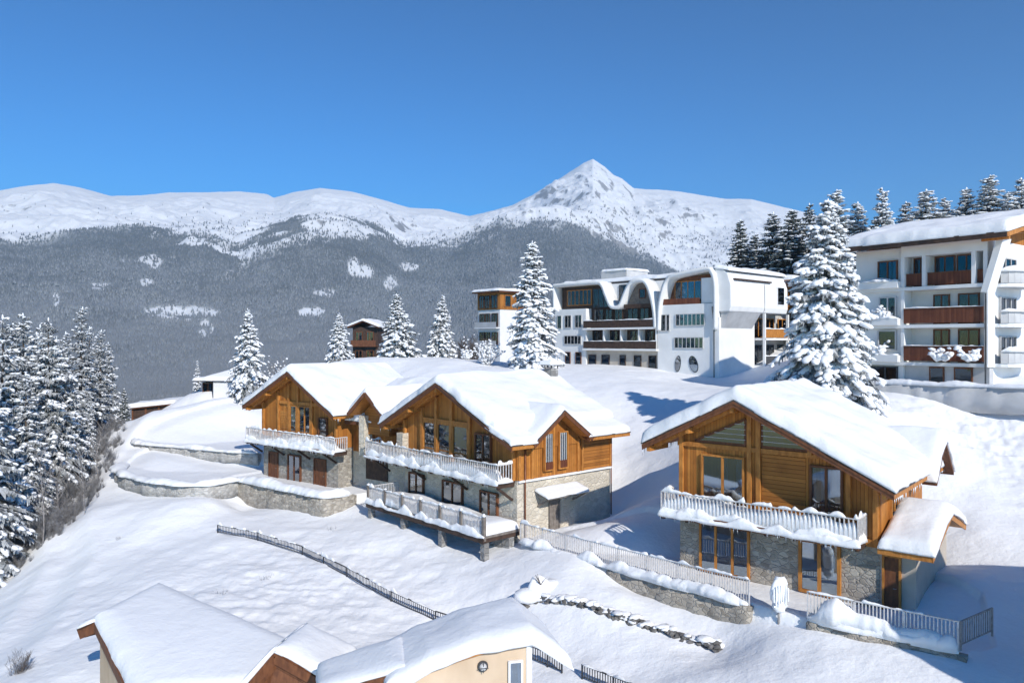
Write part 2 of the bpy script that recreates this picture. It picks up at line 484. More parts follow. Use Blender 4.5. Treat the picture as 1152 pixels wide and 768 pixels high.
S.cycles.transmission_bounces = 4; S.cycles.transparent_max_bounces = 8; S.cycles.volume_bounces = 0
S.cycles.caustics_reflective = False; S.cycles.caustics_refractive = False

# ------------------------------------------------------------------ ground heights (metres, camera height is 0)
def px(x, y, Y): return ((x-576)/FPX*Y, Y, (384-y)/FPX*Y)
CP = [px(*a) for a in [
 (0,700,42),(100,740,34),(50,640,50),(0,655,52),(130,482,81),(150,500,74),(130,534,66),(100,520,72),(190,465,95),
 (110,560,62),(60,600,55),(200,600,52),(300,640,45),(250,610,49),(400,660,42),(530,715,37),(450,740,34),(620,745,33),
 (700,765,31),(900,760,28),(880,726,30.3),(1010,755,27.6),(1080,765,26.6),(850,768,28),(760,740,31.5),(610,678,37),(812,730,32.4),
 (700,668,36.5),(640,640,39),(600,625,41.5),(540,634,42.5),(490,618,46),(440,594,50),(380,580,54),(300,576,57),(270,576,58),
 (350,610,49),(450,650,43),(560,660,39.5),(240,562,57),(190,559,58.5),(165,552,61),
 (720,600,42),(650,592,45),(740,560,46),(760,520,52),(700,500,60),(690,575,51),(750,480,60),(720,440,70),(650,421,80),
 (1060,650,33.5),(1120,700,30),(1130,640,35),(1100,600,38),(1140,560,42),(1100,520,46),(1120,470,52),(1100,449,54.5),
 (1000,470,50),(1000,450,55),(940,466,50),(900,440,62),(800,435,74),(850,432,78),(700,415,88),(590,412,92),
 (520,407,92),(460,407,92),(420,409,92),(350,415,95),(250,446,95),(220,450,95),(270,448,86),(205,452,96),(185,462,100),
 (560,412,92),(1150,436,54),(845,700,32.9),(780,682,35.6),(720,664,38.5),
]]
CP += [(15.4,33,-11.6),(20,38,-11.0),(10,40,-11.4),(0.3,45,-11.9),(7,50.5,-11.6),(-6,52,-11.7),(-11,57,-11.7),(-14,58,-11.7),(-22,64,-11.5),
 (-12,62,-11),(-20,69,-10),(3,57,-8.5),(-8,66,-8),(-14,72,-7),(-5,75,-5),(22,44,-8),(14,46,-8.2),
 (-45,52,-22),(-45,70,-19),(-60,60,-26),(-50,85,-17),(-60,100,-22),(-90,100,-36),(-100,200,-62),(-42,92,-13),(-36,110,-13),(-30,130,-18),
 (-15,130,-11),(5,135,-10),(-60,140,-34),(-20,200,-42),(20,200,-25),(-40,300,-75),(40,300,-60),(-150,250,-90),
 (45,85,1),(60,80,4),(35,112,3),(60,120,8),(90,110,10),(20,115,-2),(30,130,1),(60,70,1),(45,62,-2.6),(40,52,-4),(33,70,-2.9),(26,88,-3.5),
 (120,200,8),(100,300,-20),(200,120,15),(60,200,-5),(200,250,-10),(-20,76,-9.2),(-12,66,-9.3),(-27,78,-9.3),(-30,88,-8.2),(-38,88,-9),
 (0,5,-16),(-20,10,-18),(20,10,-14),(40,20,-11),(40,38,-7),(-40,20,-22),(0,-30,-18),(60,0,-10),(-60,0,-28),(-33,40,-17.5),(100,40,0),(120,0,-5),
 (-10,24,-15.3),(5,22,-15),(14,22,-13.5),(-120,60,-50),(-120,-10,-50),(27,12,-12.5)]
CP = np.array(CP)
_A = CP[:, :2]/50.0
def _k(d2): return 0.5*d2*np.log(np.maximum(d2, 1e-12))
def _tps():
    n = len(_A); d2 = ((_A[:, None]-_A[None])**2).sum(2)
    Kk = _k(d2)+np.eye(n)*2e-4
    Pm = np.hstack([np.ones((n,1)), _A])
    L = np.zeros((n+3, n+3)); L[:n,:n] = Kk; L[:n,n:] = Pm; L[n:,:n] = Pm.T
    return np.linalg.solve(L, np.concatenate([CP[:, 2], np.zeros(3)]))
_W = _tps()
def tps(x, y):
    x = np.asarray(x, float); sh = x.shape
    q = np.stack([x.ravel(), np.asarray(y, float).ravel()], 1)/50.0
    z = np.empty(len(q))
    for i in range(0, len(q), 20000):
        b = q[i:i+20000]
        d2 = ((b[:, None]-_A[None])**2).sum(2)
        z[i:i+20000] = _k(d2)@_W[:-3]+_W[-3]+b@_W[-2:]
    return z.reshape(sh)

def poly_sd(x, y, P):
    """signed distance to polygon, inside positive"""
    P = np.array(P, float); d = np.full(x.shape, 1e9); ins = np.zeros(x.shape, bool)
    for i in range(len(P)):
        a = P[i]; b = P[(i+1) % len(P)]; e = b-a
        wx = x-a[0]; wy = y-a[1]
        t = np.clip((wx*e[0]+wy*e[1])/(e@e), 0, 1)
        d = np.minimum(d, np.hypot(wx-e[0]*t, wy-e[1]*t))
        c = ((a[1] > y) != (b[1] > y)) & (x < (b[0]-a[0])*(y-a[1])/(b[1]-a[1]+1e-12)+a[0])
        ins ^= c
    return np.where(ins, d, -d)

# level terraces held by walls: (polygon, height, soft inner edge)
T_UP = [(-37.6,77.5),(-37.9,75.6),(-36.8,73.8),(-34.8,72.6),(-31.4,71.1),(-27.2,68.9),(-22.4,67.0),(-17,73),(-24,84),(-31,84)]
T_LOW = [(-35.5,71.5),(-35.3,68.6),(-34.4,65.6),(-32.4,62.9),(-29.2,60.3),(-25.7,58.5),(-23.3,58.4),(-21.8,61.2),(-19,66),(-22,67.2),(-27,69.2),(-31.2,71.4),(-34.4,73.0)]
T_L = [(-13.4,54.2),(-22.6,61.4),(-23.6,63.5),(-20,68),(-10,60.5),(-10.5,57)]
T_C = [(0.4,44.1),(10.5,33.05),(12.2,31.25),(16.6,27.8),(18.4,28.6),(20,32),(18.5,38),(10.5,42),(8,45),(3,47)]
TERR = [(T_UP, -9.95), (T_LOW, -11.2), (T_L, -11.35), (T_C, -11.55)]

def drift(x, y):
    d = 0.26*fbm(x/7.0, y/7.0, 4)+0.10*fbm(x/2.6+40, y/2.6, 4)
    # rough snow on the open bank under the dark fence
    a = np.exp(-(((x+12)/9)**2+((y-41)/8)**2))
    d = d+a*(0.10*fbm(x/0.7, y/0.9+9, 4)+0.10*fbm(x/2.2+y/3.0, y/0.8, 3))
    # trampled hillside right of the big spruce
    b = np.exp(-(((x-31)/6)**2+((y-49)/6)**2))
    d = d+b*(0.20*fbm(x/1.1+5, y/1.1, 4)+0.06*fbm(x/0.4, y/0.4, 2))
    # an old, half drifted track runs down beside the terraces
    u = np.interp(y, [30,40,50,60,70,80,95], [-23,-25.5,-29.5,-35.0,-38.5,-40.5,-43.0])
    w_ = x-u+0.5*vnoise(y/5.0, y*0)
    on_ = sstep(33, 42, y)*(1-sstep(92, 100, y))
    d = d+on_*(-0.22*np.exp(-(w_/0.9)**2)+0.12*np.exp(-((np.abs(w_)-1.7)/0.6)**2))
    return d

def ground(x, y):
    x = np.asarray(x, float); y = np.asarray(y, float)
    z = tps(x, y)
    dr = drift(x, y)
    near = np.exp(-(np.hypot(x, y)/140)**4)
    flat = np.zeros_like(z); zt = z.copy()
    for P, h in TERR:
        s = poly_sd(x, y, P)
        wgt = sstep(-0.02, 0.22, s)
        zt = zt*(1-wgt)+(np.maximum(h, zt-0.25*(1-sstep(0.5,3.0,s))) if h != -11.35 else h+0*zt)*wgt
        flat = np.maximum(flat, sstep(-0.3, 0.3, s))
    amp = 1-0.5*flat
    return zt+dr*near*amp
def gz(x, y): return float(ground(np.array([x]), np.array([y]))[0])

def near_sheet():
    az = np.concatenate([np.linspace(-180, -62, 60, endpoint=False), np.linspace(-62, -40, 60, endpoint=False), np.linspace(-40, 40, 1050, endpoint=False),
                         np.linspace(40, 62, 60, endpoint=False), np.linspace(62, 180, 60)])
    r = np.concatenate([[0.0, 2, 5, 9, 13], np.exp(np.linspace(math.log(16), math.log(110), 560, endpoint=False)), np.exp(np.linspace(math.log(110), math.log(310), 80))])
    a = np.radians(az)
    X = r[:, None]*np.sin(a)[None]; Y = r[:, None]*np.cos(a)[None]
    Z = ground(X, Y)
    V = np.stack([X, Y, Z], 2).reshape(-1, 3)
    o = np_mesh('snow_ground', V, [grid_faces(len(r), len(az), 0, True)], 'snow_ground')
    tag(o, kind='structure')
    return o
near_sheet()

# ------------------------------------------------------------------ far mountains
SKY = np.array([(-500,255),(-300,240),(-200,235),(-100,225),(0,214),(30,209),(60,206),(90,211),(125,221),(160,220),(190,217),(230,217),(270,216),(300,219),(308,223),(330,217),(360,212),(395,216),(430,225),(460,234),(495,235),(515,240),(528,243),(545,239),(575,231),(600,219),(625,204),(645,192),(655,184),(667,178),(680,187),(690,197),(700,201),(713,212),(730,213),(760,215),(790,220),(815,224),(845,224),(870,230),(900,237),(960,252),(1050,268),(1200,285),(1500,300),(1700,300)], float)
TREE = np.array([(-500,268),(0,276),(30,279),(60,274),(100,268),(160,268),(200,278),(230,276),(265,284),(300,268),(340,255),(370,252),(400,254),(430,268),(455,285),(480,280),(520,274),(560,258),(600,252),(640,256),(670,272),(700,288),(740,302),(800,318),(900,330),(1200,340),(1700,340)], float)
def mountain(az, r):
    p = 576+FPX*np.tan(az)
    es = (384-np.interp(p, SKY[:, 0], SKY[:, 1]))/FPX*np.cos(az)
    et = (384-np.interp(p, TREE[:, 0], TREE[:, 1]))/FPX*np.cos(az)
    x = r*np.sin(az); y = r*np.cos(az)
    r0, r1, r2 = 800.0, 2700.0, 4500.0
    e0 = -0.082
    t1 = np.clip((r-r0)/(r1-r0), 0, 1); t2 = np.clip((r-r1)/(r2-r1), 0, 1)
    e = e0+(et-0.012-e0)*(0.80*t1+0.20*sstep(0, 1, t1))+(es-et+0.012)*(t2**0.85)
    z = e*r
    rd = ridged(x/900.0+3.1, y/900.0, 6)
    amp = 105*sstep(900, 1900, r)*(1-0.93*sstep(3900, 4470, r))
    z = z+amp*(rd-0.25)
    rd2 = ridged(x/330.0-7.7+y/900.0, y/420.0+2.2, 5, 0.6)
    pk_ = np.exp(-((p-690)/110)**2)
    z = z+(16+34*pk_)*sstep(2300, 3300, r)*(1-0.8*sstep(4250, 4490, r))*(rd2-0.2)
    dn = sstep(0, 1, (r-r2)/800.0)
    z = z*(1-dn*0.5)-dn*60
    # foot joins the near ground
    zn = tps(310*np.sin(az), 310*np.cos(az))*np.ones_like(r)
    k = sstep(310, 620, r)
    zf = np.minimum(zn, -0.0)*0+zn
    z = zf*(1-k)+z*k
    tre = et+0.010*fbm(x/160.0, y/160.0, 4)+0.016*fbm(x/420.0+7, y/420.0, 4)+0.008*ridged(x/220., y/220., 3)
    ee = z/r
    f = 1-sstep(-0.008, 0.012, ee-tre)
    # clearings
    cl = fbm(x/330.0+11, y/330.0-4, 4)
    f = f*(1-0.9*sstep(0.30, 0.40, cl)*sstep(-0.045, -0.015, ee-tre))
    for (cx, cy, rx, ry) in ((205,352,52,9),(165,318,9,6),(172,299,9,4),(112,322,14,4),(275,288,9,5),(365,330,16,5),(350,350,20,4),(398,302,7,13),(412,306,10,9),(440,318,9,10),(62,338,6,10),(232,372,10,14),(352,352,18,7),(460,300,12,5)):
        g = np.exp(-(((p-cx)/rx)**2+((384-ee/np.cos(az)*FPX-cy)/ry)**2)**1.5)
        f = f*(1-0.85*sstep(0.30, 0.62, g+0.22*fbm(x/45., y/45., 3)))
    return z, np.clip(f, 0, 1)

def far_sheet():
    na, nr = 1250, 560
    az = np.radians(np.linspace(-48, 48, na))
    r = np.concatenate([np.exp(np.linspace(math.log(310), math.log(2500), 250, endpoint=False)), np.linspace(2500, 5300, nr-250)])
    A, Rr = np.meshgrid(az, r)
    Z, F = mountain(A, Rr)
    V = np.stack([Rr*np.sin(A), Rr*np.cos(A), Z], 2).reshape(-1, 3)
    me = np_data('mountain_range', V, [grid_faces(nr, na, 0, True)])
    at = me.attributes.new('forest', 'FLOAT', 'POINT'); at.data.foreach_set('value', F.ravel().astype(np.float32))
    m, nt, b = new_mat('alpine slopes')
    ge = N(nt, 'ShaderNodeNewGeometry'); fa = N(nt, 'ShaderNodeAttribute', attribute_name='forest')
    sx = N(nt, 'ShaderNodeSeparateXYZ'); nt.links.new(ge.outputs['Normal'], sx.inputs[0])
    mp = N(nt, 'ShaderNodeMapping'); nt.links.new(ge.outputs['Position'], mp.inputs[0]); mp.inputs['Scale'].default_value = (0.01,0.01,0.004)
    n1 = noise(nt, mp.outputs[0], 1.6, 8, 0.68); n2 = noise(nt, mp.outputs[0], 9, 6, 0.6)
    n3 = noise(nt, mp.outputs[0], 0.35, 3, 0.5)
    # bare rock where it is steep and the noise agrees
    st = math_n(nt, 'SUBTRACT', 1.0, sx.outputs[2])
    rk = math_n(nt, 'ADD', math_n(nt, 'MULTIPLY', st, 0.85), math_n(nt, 'MULTIPLY', n1, 0.85))
    rk = math_n(nt, 'ADD', rk, math_n(nt, 'MULTIPLY', n3, 0.35))
    rock = ramp(nt, rk, [(0.90, (0,0,0)), (0.98, (0.85,0.85,0.85))])
    c = mixc(nt, rock, (0.86,0.875,0.90), (0.20,0.19,0.19))
    tree = ramp(nt, n2, [(0.35, (0.11,0.118,0.12)), (0.72, (0.24,0.25,0.26))])
    c = mixc(nt, fa.outputs['Fac'], c, tree)
    nt.links.new(c, b.inputs['Base Color']); b.inputs['Roughness'].default_value = 0.9; b.inputs['Specular IOR Level'].default_value = 0.05
    bump(nt, b, n1, 0.6, 12)
    o = link('mountain_range', me, m); tag(o, kind='structure')
    return o
far_sheet()

def far_forest():
    rs = np.random.RandomState(21)
    n = 560000
    az = np.radians(rs.uniform(-37, 24, n)); r = np.exp(rs.uniform(math.log(420), math.log(4000), n))
    z, f = mountain(az, r)
    pz = 384-z/r/np.cos(az)*FPX; pq = 576+FPX*np.tan(az)
    band = np.clip((pz-np.interp(pq, [0,180,230,310,360,450,560,640,700,800,900], [262,250,240,238,250,262,250,232,225,250,250]))/22, 0, 1)*(0.4+1.2*fbm(r*np.sin(az)/120, r*np.cos(az)/120, 3).clip(0,1))
    keep = rs.rand(n) < np.where(f > 0.5, 1.0, f*0.9+0.004*(r > 1500)+0.16*(r > 2000)*band)
    # scattered larches run up into the snow
    az, r, z, f = az[keep], r[keep], z[keep], f[keep]
    k = len(az)
    h = rs.uniform(5, 10.5, k)*np.where(r < 900, 0.8, 1.1); wd = h*rs.uniform(0.20, 0.34, k)
    th = rs.rand(k)*6.28
    x = r*np.sin(az); y = r*np.cos(az)
    ang = th[:, None]+np.arange(5)[None]*2*np.pi/5
    rr = wd[:, None]*rs.uniform(0.7, 1.3, (k, 5))
    V = np.zeros((k, 6, 3))
    V[:, :5, 0] = x[:, None]+rr*np.cos(ang); V[:, :5, 1] = y[:, None]+rr*np.sin(ang); V[:, :5, 2] = (z-1.0)[:, None]
    V[:, 5, 0] = x; V[:, 5, 1] = y; V[:, 5, 2] = z+h
    b = (np.arange(k)*6)[:, None]
    F = np.concatenate([np.stack([b[:, 0]+j, b[:, 0]+(j+1)%5, b[:, 0]+5], 1) for j in range(5)])
    m, nt, bb = new_mat('distant frosted hazy firs')
    ge = N(nt, 'ShaderNodeNewGeometry')
    ri = ge.outputs['Random Per Island']
    mp = N(nt, 'ShaderNodeMapping'); nt.links.new(ge.outputs['Position'], mp.inputs[0]); mp.inputs['Scale'].default_value = (0.4,0.4,0.25)
    f_ = math_n(nt, 'ADD', math_n(nt, 'MULTIPLY', ri, 0.6), math_n(nt, 'MULTIPLY', noise(nt, mp.outputs[0], 1, 3), 0.5))
    sz = N(nt, 'ShaderNodeSeparateXYZ'); nt.links.new(ge.outputs['Position'], sz.inputs[0])
    mr_ = N(nt, 'ShaderNodeMapRange'); mr_.inputs[1].default_value = -60; mr_.inputs[2].default_value = 330; mr_.inputs[3].default_value = 0.62; mr_.inputs[4].default_value = 0.0  # lower firs paler: valley haze put into their colour along with frost
    nt.links.new(sz.outputs[2], mr_.inputs[0]); f_ = math_n(nt, 'ADD', f_, mr_.outputs[0])
    mp2 = N(nt, 'ShaderNodeMapping'); nt.links.new(ge.outputs['Position'], mp2.inputs[0]); mp2.inputs['Scale'].default_value = (0.0045,0.0028,0.006)
    f_ = math_n(nt, 'ADD', f_, math_n(nt, 'MULTIPLY', math_n(nt, 'SUBTRACT', noise(nt, mp2.outputs[0], 1.0, 6, 0.62), 0.5), 1.5))
    nt.links.new(ramp(nt, f_, [(0.15, (0.095,0.103,0.103)), (0.6, (0.145,0.153,0.157)), (1.0, (0.26,0.275,0.29))]), bb.inputs['Base Color'])
    bb.inputs['Roughness'].default_value = 0.95; bb.inputs['Specular IOR Level'].default_value = 0.05
    o = np_mesh('mountain_forest', V.reshape(-1, 3), [F], m, None, False)
    tag(o, 'distant grey blue conifer forest covering the slopes across the valley', 'forest', kind='stuff')
far_forest()

# ------------------------------------------------------------------ air
bmz = bmesh.new(); box(bmz, -5600, 5600, -400, 6000, -420, 1110)
hz = part('haze', bmz, None); tag(hz, kind='stuff')
hm = bpy.data.materials.new('valley air'); hm.use_nodes = True; hm.node_tree.nodes.clear()
ho = hm.node_tree.nodes.new('ShaderNodeOutputMaterial'); hv = hm.node_tree.nodes.new('ShaderNodeVolumePrincipled')
hv.inputs['Color'].default_value = (0.52, 0.74, 1.0, 1); hv.inputs['Density'].default_value = 1.55e-4; hv.inputs['Anisotropy'].default_value = 0.0
hm.node_tree.links.new(hv.outputs[0], ho.inputs['Volume']); hz.data.materials.append(hm)
# ------------------------------------------------------------------ building parts
def frame_pts(O, ax, n, a, d, z):
    return Vector(O)+Vector(ax)*a+Vector(n)*d+Vector((0,0,z))

def window(parent, O, ax, n, a0, a1, z0, z1, bars=1, fmat='wood_trim', curtain=0.5, rail=None, name='window', fw=0.10, sill=True, depth=0.16, label=None, seed=None, glass='glass'):
    """frame (with mullions) proud of the wall, dark room, curtains, glass"""
    rr = random.Random(seed if seed is not None else int(abs(a0*31+z0*17+a1*7)*100))
    bm = bmesh.new()
    obox(bm, O, ax, n, a0, a0+fw, -0.02, depth, z0, z1); obox(bm, O, ax, n, a1-fw, a1, -0.02, depth, z0, z1)
    obox(bm, O, ax, n, a0+fw, a1-fw, -0.02, depth, z1-fw, z1); obox(bm, O, ax, n, a0+fw, a1-fw, -0.02, depth, z0, z0+fw)
    for i in range(bars):
        c = a0+(a1-a0)*(i+1)/(bars+1)
        obox(bm, O, ax, n, c-fw*0.55, c+fw*0.55, -0.02, depth-0.015, z0+fw, z1-fw)
    if rail:
        obox(bm, O, ax, n, a0+fw, a1-fw, -0.02, depth-0.03, z0+(z1-z0)*rail-0.035, z0+(z1-z0)*rail+0.035)
    f = part(name, bm, fmat, parent)
    if label: f['label'] = label
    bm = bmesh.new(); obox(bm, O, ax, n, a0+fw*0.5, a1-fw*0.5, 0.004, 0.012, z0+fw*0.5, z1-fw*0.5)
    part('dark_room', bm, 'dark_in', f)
    if curtain > 0:
        bm = bmesh.new(); k = 0
        edges = [a0+fw]+[a0+(a1-a0)*(i+1)/(bars+1) for i in range(bars)]+[a1-fw]
        for a, b in zip(edges, edges[1:]):
            w_ = (b-a)
            for side in (0, 1):
                if rr.random() < curtain:
                    cw = w_*rr.uniform(0.18, 0.42)
                    s = a if side == 0 else b-cw
                    nn = 7
                    pts = []
                    for q in range(nn+1):
                        pts.append((s+cw*q/nn, 0.035+0.018*(q % 2)))
                    lo = [bm.verts.new(frame_pts(O, ax, n, p, d, z0+fw)) for p, d in pts]
                    hi = [bm.verts.new(frame_pts(O, ax, n, p, d, z1-fw)) for p, d in pts]
                    for q in range(nn): bm.faces.new((lo[q], lo[q+1], hi[q+1], hi[q]))
                    k += 1
        if k: part('curtain', bm, 'curtain', f)
        else: bm.free()
    bm = bmesh.new(); obox(bm, O, ax, n, a0+fw, a1-fw, 0.088, 0.094, z0+fw, z1-fw)
    part('pane', bm, glass, f)
    return f

def door(parent, O, ax, n, a0, a1, z0, z1, mat='wood_brown', fmat='wood_trim'):
    bm = bmesh.new(); f = 0.09
    obox(bm, O, ax, n, a0, a0+f, 0, 0.12, z0, z1); obox(bm, O, ax, n, a1-f, a1, 0, 0.12, z0, z1); obox(bm, O, ax, n, a0+f, a1-f, 0, 0.12, z1-f, z1)
    d = part('door_frame', bm, fmat, parent)
    bm = bmesh.new(); obox(bm, O, ax, n, a0+f, a1-f, 0, 0.05, z0, z1-f)
    for q in range(3):
        c = a0+f+(a1-a0-2*f)*(q+0.5)/3; obox(bm, O, ax, n, c-0.05-(a1-a0)*0.06, c+0.05+(a1-a0)*0.06, 0.05, 0.065, z0+0.15, z1-f-0.15)
    dl = part('door', bm, mat, d)
    bm = bmesh.new(); tube(bm, [frame_pts(O, ax, n, a1-f-0.1, 0.06, z0+1.0), frame_pts(O, ax, n, a1-f-0.1, 0.12, z0+1.0), frame_pts(O, ax, n, a1-f-0.22, 0.12, z0+1.0)], 0.014, 6)
    part('door_handle', bm, 'metal', d)
    return d

def railing_parts(parent, path, z, h=1.0, sp=0.125, mat='metal', post=1.6, br=0.016, zs=None, snow=0.5, seed=0, rail_snow=True, topw=0.06):
    """top and bottom rail, posts and balusters along a path of (x,y) points; zs gives a foot height per point"""
    P = [Vector((p[0], p[1], z if zs is None else zs[i])) for i, p in enumerate(path)]
    up = Vector((0,0,1)); bt = bmesh.new(); bp = bmesh.new()
    for a, b in zip(P, P[1:]):
        beam(bt, a+up*h, b+up*h, topw, 0.045); beam(bt, a+up*0.10, b+up*0.10, 0.04, 0.035)
        L = (b-a).length; k = max(2, int(L/sp)); bb = bmesh.new()
        for i in range(1, k):
            q = a.lerp(b, i/k); beam(bb, q+up*0.10, q+up*(h-0.01), br*2, br*2, (a-b))
        (split('baluster', bb, mat, parent) if len(bb.verts) <= 8*44 else part('baluster_panel', bb, mat, parent))
        np_ = max(1, round(L/post))
        for i in range(np_+1):
            if i == 0 and a is not P[0]: continue
            q = a.lerp(b, i/np_); beam(bp, q-up*0.12, q+up*(h+0.02), 0.06, 0.06, (a-b))
    part('handrail', bt, mat, parent); split('post', bp, mat, parent)
    if rail_snow:
        sp_ = []
        rr = random.Random(seed)
        for i, (a, b) in enumerate(zip(P, P[1:])):
            # snow lies on the rail in separate runs
            L = (b-a).length; t = 0
            while t < L-0.1:
                l = rr.uniform(0.5, 2.6); e = min(L, t+l)
                if rr.random() < 0.82:
                    hh = rr.choice((0.05, 0.07, 0.08, 0.14))
                    sp_.append((([tuple(a.lerp(b, t/L)+up*(h+0.022)), tuple(a.lerp(b, e/L)+up*(h+0.022))], rr.uniform(0.08, 0.16), hh), dict(seed=seed+t, lump=0.8, freq=2.4, step=0.07)))
                t = e+rr.uniform(0, 0.35)
        if sp_: strips('rail_snow', sp_, parent)

def icicles(parent, a, b, seed=0, n=40, lmin=0.06, lmax=0.4):
    rr = random.Random(seed); bm = bmesh.new(); a = Vector(a); b = Vector(b)
    for i in range(n):
        p = a.lerp(b, rr.random()); L = lmin+(lmax-lmin)*rr.random()**2.5; r = 0.016+0.022*L
        v0 = [bm.verts.new(p+Vector((math.cos(t)*r, math.sin(t)*r, 0.02))) for t in (0, 1.57, 3.14, 4.71)]
        tip = bm.verts.new(p+Vector((rr.uniform(-.01,.01), rr.uniform(-.01,.01), -L)))
        for j in range(4): bm.faces.new((v0[j], v0[(j+1)%4], tip))
        bm.faces.new(v0[::-1])
    o = part('icicles', bm, 'ice', parent, True); return o

def gable_roof(parent, xl, zl, xr_, zr_, xR, zR, y0, y1, snow_th=0.6, seed=0, t=0.22, soffit='wood_trim', n=84, m=70, snow=True, board='wood_trim', nosnow_back=0.0):
    """two pitched slabs from left eave over the ridge to right eave, verge boards on the front, thick snow"""
    bm = bmesh.new()
    prism_xz(bm, [(xl, zl-t), (xr_, zr_-t), (xR, zR-t), (xR, zR), (xr_, zr_), (xl, zl)], y0, y1)
    r = part('roof', bm, soffit, parent)
    # slate course under the snow
    bm = bmesh.new(); e = 0.06
    prism_xz(bm, [(xl-e, zl+0.003), (xr_, zr_+0.003), (xR+e, zR+0.003), (xR+e, zR+0.07), (xr_, zr_+0.075), (xl-e, zl+0.07)], y0-e, y1+e)
    part('slate_edge', bm, 'slate', r)
    # verge boards, two layers
    for yy, dz, th_, mt in ((y0-0.045, 0.0, 0.26, 'wood_brown'), (y0-0.075, 0.02, 0.12, 'wood_brown')):
        for (xa, za, xb, zb) in ((xl, zl, xr_, zr_), (xr_, zr_, xR, zR)):
            bm = bmesh.new()
            prism_xz(bm, [(xa, za+dz-th_-0.02), (xb, zb+dz-th_-0.02), (xb, zb+dz-0.02), (xa, za+dz-0.02)], yy, yy+0.04)
            part('verge_board', bm, mt, r)
    # inner verge beam against the soffit
    for (xa, za, xb, zb) in ((xl, zl, xr_, zr_), (xr_, zr_, xR, zR)):
        bm = bmesh.new(); q = 0.35
        prism_xz(bm, [(xa, za-t-q*0.55), (xb, zb-t-q*0.55), (xb, zb-t-0.004), (xa, za-t-0.004)], y0+0.55, y0+0.70)
        part('rafter', bm, board, r)
    # purlin ends under the overhang
    for f in (0.06, 0.5, 0.97):
        for (xa, za, xb, zb) in ((xl, zl, xr_, zr_), (xR, zR, xr_, zr_)):
            if f > 0.9 and xa == xR: continue
            x = xa+(xb-xa)*f; z = za+(zb-za)*f
            bm = bmesh.new(); box(bm, x-0.09, x+0.09, y0+0.08, y0+2.0, z-t-0.27, z-t-0.004)
            part('purlin', bm, board, r)
    for xe, ze in ((xl, zl), (xR, zR)):
        icicles(r, (xe, y0, ze-t-0.02), (xe, y1, ze-t-0.02), seed+int(xe*3), 46, 0.05, 0.42)
    if snow:
        B = gable_base([(xl-0.08, zl+0.07), (xr_, zr_+0.07), (xR+0.08, zR+0.07)], y0-0.07, y1+0.05, n, m)
        # soften the ridge
        blanket('snow_cover', B, snow_th, r, seed=seed)
    return r

def balcony(parent, x0, x1, ydep, z, seed=0, h=1.02, fascia='wood_dark', rmat='metal_pale', returns=True, snow_h=0.5, y0=0.0):
    """platform on beams, railing on three sides, snow heaped on it and hanging over the edge"""
    bm = bmesh.new()
    box(bm, x0, x1, y0-ydep, y0, z-0.16, z)
    fl = part('balcony_floor', bm, 'wood_dark', parent)
    bm = bmesh.new()
    k = max(3, int((x1-x0)/1.3))
    for i in range(k+1):
        x = x0+0.1+(x1-x0-0.2)*i/k; box(bm, x-0.07, x+0.07, y0-ydep+0.05, y0, z-0.36, z-0.163)
    split('joist', bm, 'wood_dark', fl)
    bm = bmesh.new(); box(bm, x0-0.02, x1+0.02, y0-ydep-0.05, y0-ydep-0.003, z-0.26, z+0.03)
    part('edge_board', bm, 'wood_brown', fl)
    path = [(x0+0.04, y0-0.02), (x0+0.04, y0-ydep+0.05), (x1-0.04, y0-ydep+0.05), (x1-0.04, y0-0.02)] if returns else [(x0+0.04, y0-ydep+0.05), (x1-0.04, y0-ydep+0.05)]
    railing_parts(fl, path, z, h, 0.185, rmat, 1.9, 0.024, seed=seed, topw=0.08)
    yy = y0-ydep
    sp_ = [(([(x0+0.05, yy+0.10, z), (x1-0.05, yy+0.10, z)], 0.125, snow_h*1.1), dict(seed=seed+9, lump=0.42, freq=0.42, step=0.05)),
           (([(x0+0.05, yy+0.36, z), (x1-0.05, yy+0.36, z)], 0.60, snow_h*1.25), dict(seed=seed, lump=0.30, freq=0.40, step=0.08)),
           (([(x0-0.06, yy+0.05, z-0.02), (x1+0.06, yy+0.05, z-0.02)], 0.24, snow_h*0.55), dict(seed=seed+2, lump=0.8, freq=0.8, step=0.06, drop=0.2)),
           (([(x0-0.10, yy-0.06, z-0.12), (x1+0.10, yy-0.06, z-0.12)], 0.22, 0.26), dict(seed=seed+3, lump=0.55, freq=1.1, step=0.06, drop=0.4)),
           (([(x0+0.05, yy-0.0, z), (x0+0.05, y0-0.1, z)], 0.40, snow_h*0.8), dict(seed=seed+5, lump=0.4, freq=1.2, step=0.08)),
           (([(x1-0.08, yy-0.05, z-0.05), (x1-0.08, y0-0.1, z-0.05)], 0.45, 0.3), dict(seed=seed+6, lump=0.4, freq=1.2, step=0.08))]
    strips('snow', sp_, fl)
    icicles(fl, (x0, yy-0.06, z-0.2), (x1, yy-0.06, z-0.2), seed, int((x1-x0)*7), 0.05, 0.32)
    return fl

def gable_wall(parent, name, x0, x1, z0, prof, y0, y1, mat):
    """wall whose top follows the roof underside; prof z(x) as list of (x,z)"""
    xs = [x0]+[x for x, z in prof if x0 < x < x1]+[x1]
    P = np.array(prof)
    top = [(x, float(np.interp(x, P[:, 0], P[:, 1]))) for x in xs]
    bm = bmesh.new(); prism_xz(bm, [(x0, z0), (x1, z0)]+top[::-1], y0, y1)
    return part(name, bm, mat, parent)

FR = ((0,0,0), (1,0,0), (0,-1,0))      # front wall frame of a building: along +x, outward -y
def side_frame(x): return ((x,0,0), (0,1,0), (1,0,0))
def lside_frame(x): return ((x,0,0), (0,1,0), (-1,0,0))

